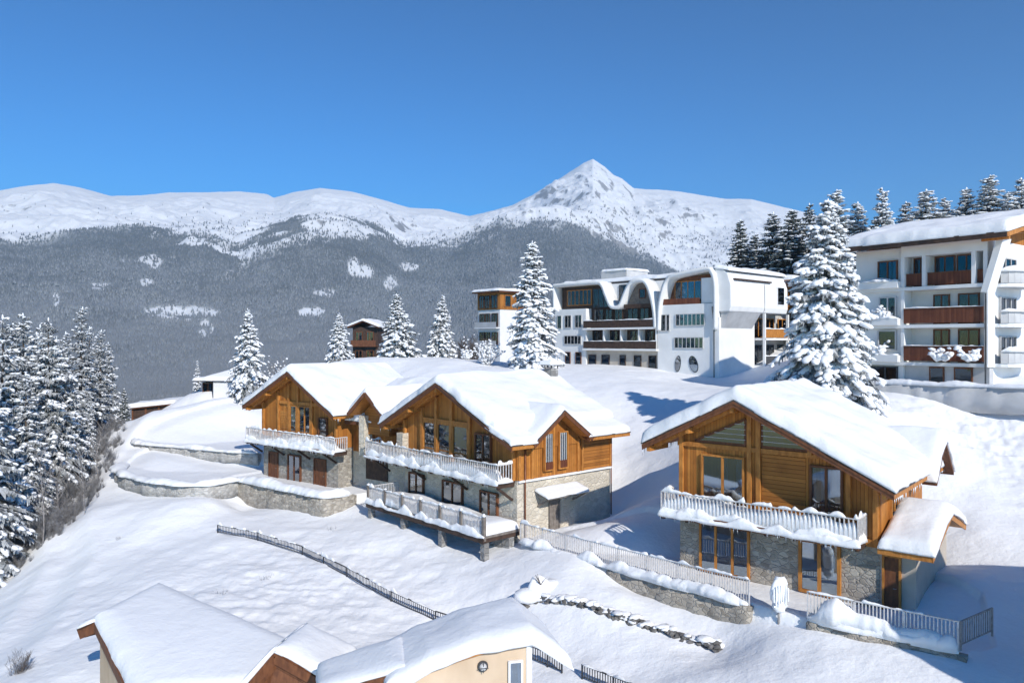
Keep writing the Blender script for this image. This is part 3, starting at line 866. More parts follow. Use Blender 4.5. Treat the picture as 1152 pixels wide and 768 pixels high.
# ================================================================== chalet nearest the camera, right of the middle
C = thing('chalet', 'honey wood chalet alone on the right, one long icy balcony and snowy annex', 'chalet', (15.375,33,-11.5), math.atan2(-0.65,0.76), 'wooden chalets on the slope')
xl, zl, xm, zm, xr, zr = -10.3, 6.25, -5.38, 8.70, 1.55, 5.25
prof = [(xl, zl-0.23), (xm, zm-0.23), (xr, zr-0.23)]
bm = bmesh.new(); box(bm, -8.88, 0.65, 0, 7.6, -0.9, 2.9); st = part('stone_wall', bm, 'stone', C)
gable_wall(C, 'wood_wall', -8.90, 0.67, 2.9, prof, -0.02, 7.55, 'wood')
gable_roof(C, xl, zl, xm, zm, xr, zr, -1.35, 8.2, 0.75, seed=2, n=110, m=80)
# flat board infill and dark glazed gable
bm = bmesh.new(); box(bm, -4.55, -2.5, -0.06, -0.023, 3.0, 6.15); part('board_panel', bm, 'wood_h', C)
bm = bmesh.new(); box(bm, -8.95, 0.70, -0.14, -0.023, 6.2, 6.42); part('tie_beam', bm, 'wood_trim', C)
bm = bmesh.new()
for x in (-8.75, -5.15, -4.7, -0.62, 0.5):
    zt = float(np.interp(x, [p[0] for p in prof], [p[1] for p in prof]))
    box(bm, x-0.11, x+0.11, -0.18, -0.023, 2.9, min(zt, 8.4)-0.02)
split('post', bm, 'wood_trim', C, 0.012)
def tri_window(parent, pts, y):
    bm = bmesh.new(); prism_xz(bm, pts, y-0.012, y-0.004); f = part('gable_window', bm, 'dark_in', parent)
    c = np.mean(pts, 0); bm = bmesh.new(); prism_xz(bm, pts, y-0.07, y-0.062); part('pane', bm, 'glass', f)
    bm = bmesh.new()
    for (a, b) in zip(pts, pts[1:]+pts[:1]): beam(bm, (a[0], y-0.05, a[1]), (b[0], y-0.05, b[1]), 0.12, 0.07, (0,-1,0))
    zs_ = sorted(p[1] for p in pts); x0_, x1_ = min(p[0] for p in pts), max(p[0] for p in pts)
    part('frame', bm, 'wood_brown', f)
    bm = bmesh.new()
    P = sorted(pts)
    for i in range(1, 5):
        z = zs_[0]+(zs_[-1]-zs_[0])*i/5
        xs = []
        for (a, b) in zip(pts, pts[1:]+pts[:1]):
            if (a[1]-z)*(b[1]-z) < 0: xs.append(a[0]+(b[0]-a[0])*(z-a[1])/(b[1]-a[1]))
        if len(xs) == 2: beam(bm, (min(xs), y-0.10, z), (max(xs), y-0.10, z), 0.025, 0.03, (0,0,1))
    split('reflection_bar', bm, 'plaster_grey', f)  # pale bars stand in for white reflection lines in the glass
tri_window(C, [(-8.0, 6.5), (-5.35, 6.5), (-5.35, 7.75)], -0.023)
tri_window(C, [(-4.55, 6.5), (-1.6, 6.5), (-4.55, 7.8)], -0.023)
window(C, *FR, -7.65, -5.4, 2.95, 5.9, 1, curtain=0.6, seed=6)
window(C, *FR, -2.3, -0.85, 2.95, 5.9, 1, 'wood_brown', curtain=0.5, seed=9)
window(C, *FR, -7.75, -5.15, 0.05, 2.5, 2, curtain=0.5, seed=3)
window(C, *FR, -2.8, -0.95, 0.05, 2.5, 1, curtain=0.35, seed=5, fw=0.14)
balcony(C, -9.3, 0.15, 1.3, 2.95, seed=3, snow_h=0.62)
bm = bmesh.new(); box(bm, -9.0, 0.7, -0.16, -0.023, 2.62, 2.93); part('lintel_beam', bm, 'wood_trim', C)
# right side wall: window, gable dormer near the back
window(C, *side_frame(0.67), 1.2, 2.4, 3.6, 5.0, 1, curtain=0.5)
bm = bmesh.new(); prism_yz(bm, [(4.9, 4.9), (7.9, 4.9), (6.4, 6.35)], -1.5, 1.35); dm = part('dormer', bm, 'wood', C)
bm = bmesh.new(); prism_yz(bm, [(4.5, 4.78), (6.4, 6.52), (8.3, 4.78), (8.3, 4.95), (6.4, 6.70), (4.5, 4.95)], -1.5, 1.95); part('dormer_roof', bm, 'wood_brown', dm)
blanket('snow_cover', gable_base_x([(4.4, 4.96), (6.4, 6.72), (8.4, 4.96)], -2.6, 2.0, 40, 40), 0.6, dm, seed=31)
# entrance annex on the right side
bm = bmesh.new(); box(bm, 0.66, 2.05, 0.0, 6.0, -0.9, 2.55); an = part('annex_wall', bm, 'plaster_beige', C)
bm = bmesh.new(); prism_yz(bm, [(-0.55, 2.55), (3.0, 3.70), (6.3, 2.6), (6.3, 2.78), (3.0, 3.88), (-0.55, 2.73)], 0.68, 2.75); ar = part('annex_roof', bm, 'wood_trim', C)
bm = bmesh.new()
beam(bm, (2.79, -0.6, 2.62), (2.79, 3.0, 3.78), 0.05, 0.3); beam(bm, (2.79, 3.0, 3.78), (2.79, 6.35, 2.68), 0.05, 0.3); beam(bm, (0.7, -0.58, 2.62), (2.76, -0.58, 2.62), 0.05, 0.24)
part('verge_board', bm, 'wood_trim', ar)
blanket('snow_cover', gable_base_x([(-0.65, 2.76), (3.0, 3.92), (6.4, 2.8)], 0.72, 2.9, 50, 30), 0.52, ar, seed=8, lump=0.22)
door(C, (0,0,0), (1,0,0), (0,-1,0), 0.75, 1.5, 0, 2.4, 'wood_brown')
# satellite dish wrapped in snow stands on the terrace edge
# ================================================================== middle chalet
Mi = thing('chalet', 'largest honey wood chalet in the middle, with a second small gable on its side', 'chalet', (0.3,45,-11.7), math.atan2(-0.75,0.66), 'wooden chalets on the slope')
xl, zl, xm, zm, xr, zr = -13.3, 5.75, -6.42, 9.0, 1.0, 5.65
prof = [(xl, zl-0.23), (xm, zm-0.23), (xr, zr-0.23)]
bm = bmesh.new(); box(bm, -12.15, -0.02, 0.02, 8.35, -1.6, 3.4); part('stone_wall', bm, 'stone_pale', Mi)
gable_wall(Mi, 'wood_wall', -12.2, 0.02, 3.4, prof, 0, 8.4, 'wood')
xc = -0.45; zc = float(np.interp(xc, [xm, xr], [zm, zr]))
mr = gable_roof(Mi, xl, zl, xm, zm, xc, zc, -1.3, 9.2, 0.62, seed=12, n=120, m=80)
for y0_, y1_ in ((-1.3, 0.75), (5.25, 9.2)):
    bm = bmesh.new(); prism_xz(bm, [(xc-0.3, zc-0.09), (xr, zr-0.22), (xr, zr), (xc-0.3, zc+0.12)], y0_+0.004, y1_-0.004); ev = part('eave', bm, 'wood_trim', mr)
    bm = bmesh.new(); prism_xz(bm, [(xc-0.3, zc-0.16), (xr+0.05, zr-0.30), (xr+0.05, zr-0.02), (xc-0.3, zc+0.10)], y0_-0.06, y0_) ; part('verge_board', bm, 'wood_brown', mr)
    blanket('snow_cover', gable_base([(xc-0.9, zc+0.26), (xr+0.06, zr+0.05)], y0_-0.07, y1_+0.02, 30, 40), 0.42, mr, seed=17+y0_, edge=0.45)
    bm = bmesh.new(); prism_xz(bm, [(xc, zc+0.0), (xr+0.05, zr+0.004), (xr+0.05, zr+0.06), (xc, zc+0.06)], y0_-0.05, y1_+0.02); part('slate_edge', bm, 'slate', mr)
# recessed glazing between stout posts
px_ = [-9.6, -8.0, -6.3, -4.5, -3.0]
bm = bmesh.new()
for x in (-11.9, -9.75, -8.05, -6.35, -4.45, -0.25):
    zt = float(np.interp(x, [p[0] for p in prof], [p[1] for p in prof]))
    box(bm, x-0.13, x+0.13, -0.2, -0.003, 3.4, zt-0.02)
split('post', bm, 'wood_trim', Mi, 0.012)
bm = bmesh.new(); box(bm, -9.9, -4.3, -0.16, -0.003, 6.25, 6.5); part('tie_beam', bm, 'wood_trim', Mi)
for a, b in ((-9.62, -8.18), (-7.92, -6.48), (-6.22, -4.58)):
    window(Mi, *FR, a, b, 3.45, 6.25, 0, curtain=0.55, rail=0.35)
window(Mi, *FR, -3.9, -2.3, 3.45, 5.95, 1, 'wood_brown', curtain=0.3)
bm = bmesh.new(); box(bm, -12.35, -11.6, -0.5, 0.0, 3.4, 5.2); part('stone_pier', bm, 'stone_pale', Mi)
balcony(Mi, -15.3, -0.2, 1.35, 3.4, seed=21, snow_h=0.5)
bm = bmesh.new()
for x in (-14.0, -9.5, -4.8, -0.4):
    beam(bm, (x, -0.02, 2.2), (x, -1.2, 3.05), 0.14, 0.14)
split('bracket', bm, 'wood_dark', Mi)
for a, b, z1 in ((-11.4, -9.6, 2.5), (-7.4, -5.2, 2.5), (-3.4, -1.7, 2.4)):
    window(Mi, *FR, a, b, 0.1, z1, 1, 'wood_brown', curtain=0.25)
# side wall with its own gable
SF = side_frame(0.02)
yp, hw, zpk, zev = 3.0, 2.55, 7.45, 5.62
bm = bmesh.new(); prism_yz(bm, [(yp-hw+0.35, 5.2), (yp+hw-0.35, 5.2), (yp+hw-0.35, 5.72), (yp, zpk-0.3), (yp-hw+0.35, 5.72)], -4.0, 0.10); sg = part('side_gable', bm, 'wood', Mi)
bm = bmesh.new(); prism_yz(bm, [(yp-hw, zev-0.2), (yp, zpk-0.2), (yp+hw, zev-0.2), (yp+hw, zev), (yp, zpk), (yp-hw, zev)], -4.2, 1.0); rr_ = part('side_roof', bm, 'wood_trim', sg)
bm = bmesh.new()
beam(bm, (1.03, yp-hw, zev-0.10), (1.03, yp, zpk-0.10), 0.05, 0.26); beam(bm, (1.03, yp, zpk-0.10), (1.03, yp+hw, zev-0.10), 0.05, 0.26)
part('verge_board', bm, 'wood_brown', rr_)
bm = bmesh.new(); prism_yz(bm, [(yp-hw-0.05, zev+0.003), (yp, zpk+0.003), (yp+hw+0.05, zev+0.003), (yp+hw+0.05, zev+0.06), (yp, zpk+0.06), (yp-hw-0.05, zev+0.06)], -4.1, 1.07); part('slate_edge', bm, 'slate', rr_)
blanket('snow_cover', gable_base_x([(yp-hw-0.02, zev+0.06), (yp, zpk+0.06), (yp+hw+0.02, zev+0.06)], -4.4, 0.98, 50, 50), 0.42, rr_, seed=14, edge=0.8)
for a, b in ((2.05, 2.85), (3.3, 4.1)):
    f = window(Mi, (0.10,0,0), (0,1,0), (1,0,0), a, b, 3.75, 6.1, 0, 'wood_trim', curtain=0, fw=0.08)
    bm = bmesh.new()
    for i in range(1, 5):
        c = a+(b-a)*i/5; obox(bm, (0.10,0,0), (0,1,0), (1,0,0), c-0.015, c+0.015, 0.10, 0.13, 4.3, 6.02)
    split('window_bar', bm, 'curtain', f)
    bm = bmesh.new(); obox(bm, (0.10,0,0), (0,1,0), (1,0,0), a+0.08, b-0.08, 0.10, 0.13, 3.82, 4.3); part('shutter', bm, 'wood_red', f)
bm = bmesh.new()
for y in (0.12, 1.15, 5.15, 5.55, 8.28): obox(bm, *SF, y-0.09, y+0.09, 0.003, 0.13, 3.4, 5.5)
split('corner_post', bm, 'wood_trim', Mi, 0.012)
bm = bmesh.new(); box(bm, 0.03, 0.07, 5.7, 8.2, 3.42, 5.5); part('board_panel', bm, 'wood_h', Mi)
bm = bmesh.new(); obox(bm, *SF, 0.05, 8.4, 0.0, 0.14, 3.28, 3.395); part('snow_ledge', bm, 'snow', Mi)
# porch roof, door and plinth of the side wall
d_ = door(Mi, *SF, 2.6, 3.5, -0.2, 1.9, 'wood_grey', 'wood_grey')
bm = bmesh.new(); extr(bm, [(0.0, 1.5, 2.55), (0.0, 5.0, 2.55), (1.1, 5.0, 2.2), (1.1, 1.5, 2.2)], (0,0,0.09)); po = part('porch_roof', bm, 'wood_grey', Mi)
blanket('snow_cover', quad_base((0.02,1.45,2.65),(1.15,1.45,2.3),(1.15,5.05,2.3),(0.02,5.05,2.65), 14, 30), 0.22, po, seed=4, edge=0.3)
bm = bmesh.new()
for y in (1.7, 4.8): beam(bm, (0.0, y, 1.65), (1.0, y, 2.2), 0.1, 0.1)
split('bracket', bm, 'wood_grey', po)
bm = bmesh.new(); box(bm, 0.0, 1.3, 1.6, 6.0, -1.2, -0.25); part('plinth', bm, 'concrete', Mi)
bm = bmesh.new(); tube(bm, [(0.12, 0.55, 5.4), (0.12, 0.55, -0.6)], 0.05, 8); part('downpipe', bm, 'copper', Mi, True)
bm = bmesh.new(); tube(bm, [(0.12, 8.3, 5.4), (0.12, 8.3, 0.2)], 0.045, 8); part('downpipe', bm, 'copper', Mi, True)
# chimney poking out of the ridge snow at the back
bm = bmesh.new(); box(bm, -6.0, -5.3, 8.0, 8.7, 8.3, 9.75); ch = part('chimney', bm, 'stone_grey', Mi)
bm = bmesh.new(); box(bm, -6.2, -5.1, 7.8, 8.9, 9.95, 10.03)
for x in (-6.0, -5.35): 
    for y in (8.0, 8.65): box(bm, x, x+0.07, y, y+0.06, 9.75, 9.95)
part('chimney_cap', bm, 'slate', ch)
blanket('snow_cover', quad_base((-6.25,7.75,10.04),(-5.05,7.75,10.04),(-5.05,8.95,10.04),(-6.25,8.95,10.04), 14, 14), 0.3, ch, seed=9, edge=0.4)
# timber deck on posts in front
DZ = 0.62
bm = bmesh.new(); box(bm, -12.6, 0.3, -2.8, -0.02, DZ-0.14, DZ); dk = part('deck', bm, 'wood_grey', Mi)
bm = bmesh.new()
for i in range(11): x = -12.5+i*1.27; box(bm, x-0.08, x+0.08, -2.75, -0.05, DZ-0.38, DZ-0.143)
box(bm, -12.6, 0.3, -2.86, -2.76, DZ-0.42, DZ-0.1)
split('deck_beam', bm, 'wood_dark', dk)
for x in (-12.3, -8.2, -4.0, 0.1):
    bm = bmesh.new(); box(bm, x-0.18, x+0.18, -2.75, -2.39, -2.6, DZ-0.42); part('deck_post', bm, 'stone_grey', dk)
bm = bmesh.new(); box(bm, -12.6, 0.3, -0.9, -0.5, -2.4, DZ-0.4); part('deck_wall', bm, 'stone_grey', dk)
railing_parts(dk, [(-12.5,-0.3), (-12.5,-2.7), (0.2,-2.7)], DZ, 1.0, 0.13, 'metal_pale', 2.1, 0.018, seed=40, topw=0.1)
bm = bmesh.new()
for x in (-12.5, -10.3, -8.2, -6.1, -4.0, -1.9, 0.2): box(bm, x-0.09, x+0.09, -2.80, -2.62, DZ-0.3, DZ+1.1)
split('rail_post', bm, 'wood_grey', dk)
strips('snow', [(([(-12.65,-2.80,DZ-0.08),(0.35,-2.80,DZ-0.08)],0.26,0.3), dict(seed=6,lump=0.7,freq=1.0,step=0.06,drop=0.3)), (([(-12.4,-2.35,DZ+0.1),(0.15,-2.35,DZ+0.1)],0.62,0.62), dict(seed=5,lump=0.4,freq=0.5,step=0.08))]
   + [(([(x-0.14,-2.71,DZ+1.1),(x+0.14,-2.71,DZ+1.1)],0.26,0.22), dict(seed=x,lump=0.3,step=0.05)) for x in (-12.5,-10.3,-8.2,-6.1,-4.0,-1.9,0.2)], dk)
blanket('snow_cover', quad_base((-12.55,-2.65,DZ+0.005),(0.28,-2.65,DZ+0.005),(0.28,-0.06,DZ+0.005),(-12.55,-0.06,DZ+0.005), 80, 26), 0.5, dk, seed=44, edge=0.5, lump=0.35, wob=0.03)

# ================================================================== left chalet with its joining wing
L = thing('chalet', 'farthest left honey wood chalet, single gable, joined by a low wing with a small dormer', 'chalet', (-12.66,57.8,-11.6), math.atan2(-0.616,0.787), 'wooden chalets on the slope')
xl, zl, xm, zm, xr, zr = -12.0, 6.1, -5.74, 9.15, -0.0, 5.95
prof = [(xl, zl-0.23), (xm, zm-0.23), (xr, zr-0.23)]
bm = bmesh.new(); box(bm, -10.85, -1.02, 0.02, 8.4, -1.2, 3.3); part('stone_wall', bm, 'stone', L)
gable_wall(L, 'wood_wall', -10.9, -0.98, 3.3, prof, 0, 8.5, 'wood')
gable_roof(L, xl, zl, xm, zm, xr, zr, -1.25, 9.5, 0.6, seed=22, n=100, m=70)
bm = bmesh.new()
for x in (-10.75, -8.6, -7.15, -5.95, -4.15, -1.15):
    zt = float(np.interp(x, [p[0] for p in prof], [p[1] for p in prof]))
    box(bm, x-0.12, x+0.12, -0.17, -0.003, 3.3, min(zt-0.02, 8.2))
split('post', bm, 'wood_trim', L, 0.012)
bm = bmesh.new(); box(bm, -8.8, -3.0, -0.14, -0.003, 6.45, 6.7); part('tie_beam', bm, 'wood_trim', L)
window(L, *FR, -7.02, -6.08, 3.35, 6.4, 0, curtain=0.5, rail=0.3)
window(L, *FR, -5.83, -4.28, 3.35, 6.4, 1, curtain=0.6, rail=0.3)
bm = bmesh.new(); obox(bm, *FR, -8.45, -7.35, 0.003, 0.05, 3.9, 5.9)
for i in range(9): obox(bm, *FR, -8.4, -7.4, 0.05, 0.075, 3.95+i*0.215, 4.10+i*0.215)
part('shutter', bm, 'wood_trim', L)
window(L, *FR, -3.3, -2.2, 3.9, 5.6, 0, 'wood_brown', curtain=0.2)
balcony(L, -11.6, 0.1, 1.25, 3.3, seed=51, snow_h=0.55)
for a, b in ((-10.0, -8.7), (-7.3, -5.6), (-3.9, -2.4)):
    door(L, *FR, a, b, 0, 2.35, 'wood_brown', 'wood_brown') if a != -7.3 else window(L, *FR, a, b, 0.05, 2.35, 1, 'wood_brown', curtain=0.3)
bm = bmesh.new()
for x in (-11.0, -7.9, -4.5, -1.2): beam(bm, (x, -0.02, 2.2), (x, -1.15, 2.98), 0.14, 0.14)
split('bracket', bm, 'wood_dark', L)
# wing
bm = bmesh.new(); box(bm, -1.0, 5.6, 1.5, 8.0, -1.2, 3.0); wg = part('wing_wall', bm, 'stone_pale', L)
bm = bmesh.new(); box(bm, -0.97, 5.55, 1.46, 8.0, 3.0, 5.35); part('wood_wall', bm, 'wood', wg)
bm = bmesh.new(); prism_yz(bm, [(0.7, 5.25), (6.4, 7.9), (9.0, 6.6), (9.0, 6.85), (6.4, 8.12), (0.7, 5.47)], -1.3, 6.4); wr = part('wing_roof', bm, 'wood_brown', wg)
blanket('snow_cover', gable_base_x([(0.62, 5.5), (6.4, 8.14), (9.1, 6.9)], -1.4, 6.6, 60, 60), 0.55, wr, seed=61)
bm = bmesh.new(); box(bm, -1.25, 6.3, 0.62, 0.69, 5.2, 5.46); part('eave_board', bm, 'wood_brown', wr)
bm = bmesh.new()
for x in (0.0, 1.2): box(bm, x-0.1, x+0.1, 1.36, 1.457, 3.0, 5.2)
split('post', bm, 'wood_trim', wg)
dc, dw, dz0, dzp = 2.75, 1.95, 6.2, 7.85
bm = bmesh.new(); prism_xz(bm, [(dc-1.35, 4.6), (dc+1.35, 4.6), (dc+1.35, 6.25), (dc, 7.5), (dc-1.35, 6.25)], 0.6, 6.0); dm = part('dormer', bm, 'wood_h', wg)
bm = bmesh.new(); prism_xz(bm, [(dc-dw, dz0-0.2), (dc, dzp-0.2), (dc+dw, dz0-0.2), (dc+dw, dz0), (dc, dzp), (dc-dw, dz0)], -0.55, 7.0); dr = part('dormer_roof', bm, 'wood_trim', dm)
bm = bmesh.new()
for a, b in (((dc-dw, dz0), (dc, dzp)), ((dc, dzp), (dc+dw, dz0))):
    beam(bm, (a[0], -0.58, a[1]-0.1), (b[0], -0.58, b[1]-0.1), 0.05, 0.26)
part('verge_board', bm, 'wood_brown', dr)
blanket('snow_cover', gable_base([(dc-dw-0.03, dz0+0.01), (dc, dzp+0.01), (dc+dw+0.03, dz0+0.01)], -0.6, 7.2, 44, 50), 0.42, dr, seed=71)
bm = bmesh.new(); box(bm, dc-1.55, dc-0.95, 0.2, 1.0, 3.0, 6.0); part('stone_pier', bm, 'stone_pale', dm)
bm = bmesh.new(); box(bm, 0.6, 3.0, 1.40, 1.497, 1.0, 2.6); part('shutter', bm, 'wood_dark', wg)

# the trees and hotels read these later
# ------------------------------------------------------------------ places on the ground seen in the photograph
_YS = np.exp(np.linspace(math.log(16), math.log(180), 1500))
def hit(x, y):
    X = (x-576)/FPX*_YS; Z = (384-y)/FPX*_YS
    g = ground(X, _YS)
    k = np.argmax(g >= Z)
    if g[k] < Z[k]: k = len(_YS)-1
    return float(X[k]), float(_YS[k]), float(g[k])

def stone_bank(name, label, cat, path, ztop, depth, mat, th=0.4, snow=0.35, seed=0, group=None, sw=0.75):
    """a retaining wall along a path (x,y), its top at ztop (value or list), snow lying along it"""
    n = len(path); zt = [ztop]*n if isinstance(ztop, (int, float)) else list(ztop)
    P = np.array([(p[0], p[1], zt[i]) for i, p in enumerate(path)], float)
    Ls = np.concatenate([[0], np.cumsum(np.linalg.norm(np.diff(P, axis=0), axis=1))])
    k = max(6, int(Ls[-1]/0.25)); s = np.linspace(0, Ls[-1], k)
    Q = np.stack([np.interp(s, Ls, P[:, i]) for i in range(3)], 1)
    T = np.gradient(Q, axis=0); T[:, 2] = 0; T /= np.linalg.norm(T, axis=1, keepdims=True)
    Nn = np.stack([T[:, 1], -T[:, 0], np.zeros(k)], 1)
    # rough edge
    jz = 0.05*vnoise(s*2.1+seed, s*0)[:, None]*np.array([0,0,1.0]); jn = 0.05*vnoise(s*1.7+seed*3, s*0+5)[:, None]*Nn
    A = Q+Nn*th/2+jz+jn; B = Q-Nn*th/2+jz
    dn = np.array([0, 0, -depth])
    V = np.stack([A+dn*1.0, A+dn*0.5+jn, A, B, B+dn], 1).reshape(-1, 3)
    F = []
    i, j = np.meshgrid(np.arange(k-1), np.arange(5), indexing='ij')
    F.append(np.stack([i*5+j, (i+1)*5+j, (i+1)*5+(j+1) % 5, i*5+(j+1) % 5], -1).reshape(-1, 4))
    V0 = P[0]
    o = np_mesh(name, V, F, mat, None, False); tag(o, label, cat, group)
    md = bpy.data.meshes  # end caps
    bm = bmesh.new(); bm.from_mesh(o.data); bm.verts.ensure_lookup_table()
    bm.faces.new([bm.verts[t] for t in range(5)]); bm.faces.new([bm.verts[(k-1)*5+t] for t in range(4, -1, -1)])
    bmesh.ops.recalc_face_normals(bm, faces=bm.faces); bm.to_mesh(o.data); bm.free()
    if snow:
        strips('snow_cap', [(([tuple(q) for q in (Q-Nn*0.10)[::2]], sw, snow), dict(seed=seed, lump=0.35, freq=0.5, step=0.14, drop=0.05))], o)
    return o

# curved terraces on the left
stone_bank('retaining_wall', 'low curved stone wall holding the upper snow terrace left of the chalets', 'wall', T_UP[1:7], -9.93, 1.0, 'stone_light', seed=3, group='curved terrace walls', snow=0.3, sw=1.0)
stone_bank('retaining_wall', 'long curved stone wall round the lower snow terrace above the open slope', 'wall', T_LOW[1:8], -11.12, 1.2, 'stone_light', seed=5, group='curved terrace walls', snow=0.36, sw=1.1)
stone_bank('retaining_wall', 'taller straight stone wall with thick snow under the farthest left chalet', 'wall', [T_L[1], T_L[0], (-11.6,55.9)], [-11.2, -11.2, -11.3], 2.6, 'stone', seed=8, th=0.5, snow=0.5, sw=1.0)
# terrace walls in front of the right chalet
stone_bank('retaining_wall', 'snowed under stone wall below the long railing between the chalets', 'wall', [(5.0,39.0),(10.45,33.0)], [-11.75,-11.6], 2.2, 'stone', seed=9, th=0.4, snow=0.4)
stone_bank('retaining_wall', 'rubble stone wall under the railing at the lower right corner', 'wall', [(12.2,31.2),(16.7,27.7)], -11.5, 2.2, 'stone', seed=10, th=0.45, snow=0.45)

def fence(name, label, path, zs, h=1.0, mat='metal', sp=0.13, post=2.0, seed=0, cat='railing', group=None, br=0.016, bank=0.0):
    t = thing(name, label, cat, (path[0][0], path[0][1], zs[0]), 0, group)
    P = [(p[0]-path[0][0], p[1]-path[0][1]) for p in path]; Z = [z-zs[0] for z in zs]
    railing_parts(t, P, 0, h, sp, mat, post, br, zs=Z, seed=seed)
    if bank:
        strips('snow_bank', [(([(p[0], p[1], Z[i]-0.05) for i, p in enumerate(P)], 0.7, bank), dict(seed=seed+2, lump=0.5, freq=0.9, step=0.08))], t)
    return t
fence('terrace_railing', 'long icy metal railing running from the middle chalet to the right chalet', [(0.5,44.0),(5.4,38.6),(10.4,33.15)], [-11.6,-11.6,-11.5], 1.05, 'metal_pale', group='terrace railings', seed=4, bank=0.35)
fence('terrace_railing', 'snow packed metal railing on the stone wall at lower right', [(12.25,31.3),(16.5,27.95)], [-11.35,-11.35], 1.0, 'metal_pale', group='terrace railings', seed=5, br=0.02, bank=0.62)
fence('terrace_railing', 'short bare railing turning back at the lower right corner', [(16.6,27.95),(18.3,28.8)], [-11.3,-11.1], 0.95, 'metal', group='terrace railings', seed=6)
# dish of snow at the gap in the railing
t = thing('satellite_dish', 'snow wrapped upright dish standing between the two railings of the right chalet', 'satellite dish', (11.35,32.15,-11.6), 0.2)
bm = bmesh.new(); tube(bm, [(0,0,-0.6),(0,0,0.7)], 0.05, 8); part('pole', bm, 'metal', t)
b = Blobs(4); b.add((0,0,0.95), (1,0,0), 0.42, 0.20, 0.62, jit=0.10); b.add((0.05,0.0,0.35), (1,0,0), 0.30, 0.24, 0.3); b.add((0.1,0.05,1.35), (1,0,0), 0.34, 0.22, 0.25); b.build('snow_cover', 'snow', t)
bm = bmesh.new()
for i in range(7):
    x = -0.33+i*0.11; z = 0.58*math.sqrt(max(0.05, 1-(x/0.42)**2)); beam(bm, (x,-0.19,0.95-z), (x,-0.19,0.95+z*0.6), 0.05, 0.03, (0,1,0))
part('dish', bm, 'ice', t)
icicles(t, (-0.3,-0.12,0.4), (0.35,-0.12,0.4), 8, 14, 0.1, 0.5)

# dark iron fence half buried across the open slope
pts = [hit(*p) for p in ((245,599),(290,608),(340,624),(390,649),(440,676),(490,699),(532,713))]
fence('iron_fence', 'dark iron fence curving down across the open snow slope', [(p[0],p[1]) for p in pts], [p[2]-0.02 for p in pts], 0.55, 'metal_dark', 0.14, 3.0, 11, 'fence', 'dark iron fences', 0.013)
pts = [hit(*p) for p in ((597,742),(616,750),(632,757))]
fence('iron_fence', 'short dark iron fence right behind the tan house wall', [(p[0],p[1]) for p in pts], [p[2] for p in pts], 0.62, 'metal_dark', 0.13, 3.0, 12, 'fence', 'dark iron fences', 0.016)
pts = [hit(*p) for p in ((655,764),(690,778),(725,792))]
fence('iron_fence', 'dark iron fence leaving the bottom edge right of the tan house', [(p[0],p[1]) for p in pts], [p[2] for p in pts], 0.6, 'metal_dark', 0.13, 3.0, 13, 'fence', 'dark iron fences', 0.016)

# dry stone wall breaking out of the snow
pts = [hit(*p) for p in ((604,676),(630,676),(660,683),(700,695),(740,709),(780,721),(812,730))]
t = thing('dry_stone_wall', 'ragged row of dark rocks and snow descending towards the right chalet terrace', 'stone wall', pts[0])
b = Blobs(17); c = Blobs(18)
for a, q in zip(pts, pts[1:]):
    a = Vector(a)-Vector(pts[0]); q = Vector(q)-Vector(pts[0]); L_ = (q-a).length
    for i in range(int(L_*17)):
        p = a.lerp(q, RNG.random())+Vector((RNG.uniform(-.16,.16), RNG.uniform(-.16,.16), RNG.uniform(-0.1,0.14)))
        b.add(p, (RNG.uniform(-1,1), RNG.uniform(-1,1), 0), RNG.uniform(.1,.28), RNG.uniform(.1,.2), RNG.uniform(.07,.16), True, 0.35)
        if RNG.random() < 0.45: c.add(p+Vector((RNG.uniform(-.1,.15), RNG.uniform(0,.25), .11)), (1,RNG.uniform(-1,1),0), RNG.uniform(.16,.38), RNG.uniform(.12,.26), RNG.uniform(.06,.13))
a = Vector((0.5,0.1,-0.05))
for i in range(26): b.add((RNG.uniform(-0.9,1.6), RNG.uniform(-0.25,0.3), RNG.uniform(-0.55,0.1)), (1,RNG.uniform(-1,1),0), RNG.uniform(.2,.38), RNG.uniform(.15,.25), RNG.uniform(.12,.2), True, 0.3)
b.build('stones', 'rock', t).data.shade_flat(); c.build('snow_cap', 'snow', t)
# leaning pole, snow draped stump
p = hit(566,694); q = hit(592,676)
bm = bmesh.new(); beam(bm, (0,0,0.12), (q[0]-p[0], q[1]-p[1], q[2]-p[2]+0.5), 0.10, 0.08)
t = thing('wooden_pole', 'brown wooden pole lying half out of the snow behind the tan house roof', 'pole', p)
part('pole', bm, 'wood_trim', t); strips('snow_cap', [(([(0.3,0,0.16),((q[0]-p[0])*0.8,(q[1]-p[1])*0.8,(q[2]-p[2])*0.8+0.42)],0.12,0.06), dict(seed=3))], t)
p = hit(606,668)
t = thing('snowy_shrub', 'snow draped shrub at the upper end of the ragged stone row, dark twigs poking out', 'shrub', p)
b = Blobs(9); b.add((-0.05,0.1,0.35), (0.6,0.6,0), 0.62, 0.34, 0.55, jit=0.10); b.add((0.2,0.2,0.3), (0.6,0.6,0), 0.5, 0.4, 0.42, jit=0.10); b.add((0.55,0.35,0.1), (1,0.5,0), 1.1, 0.6, 0.5, jit=0.06); b.add((-0.5,-0.3,0.0), (1,0.3,0), 0.8, 0.6, 0.38, jit=0.06); b.build('snow_cap', 'snow', t)
bm = bmesh.new()
for i in range(9): a = RNG.uniform(0,6.28); tube(bm, [(0.1,-0.2,0.5),(0.1+0.3*math.cos(a),-0.3+0.25*math.sin(a),0.7+RNG.random()*0.35)], [0.02,0.008], 4)
part('twigs', bm, 'twig_dark', t)['kind'] = 'stuff'

# ================================================================== houses at the lower edge of the picture
def tess(pts, n, m):
    return quad_base(*pts, n, m)
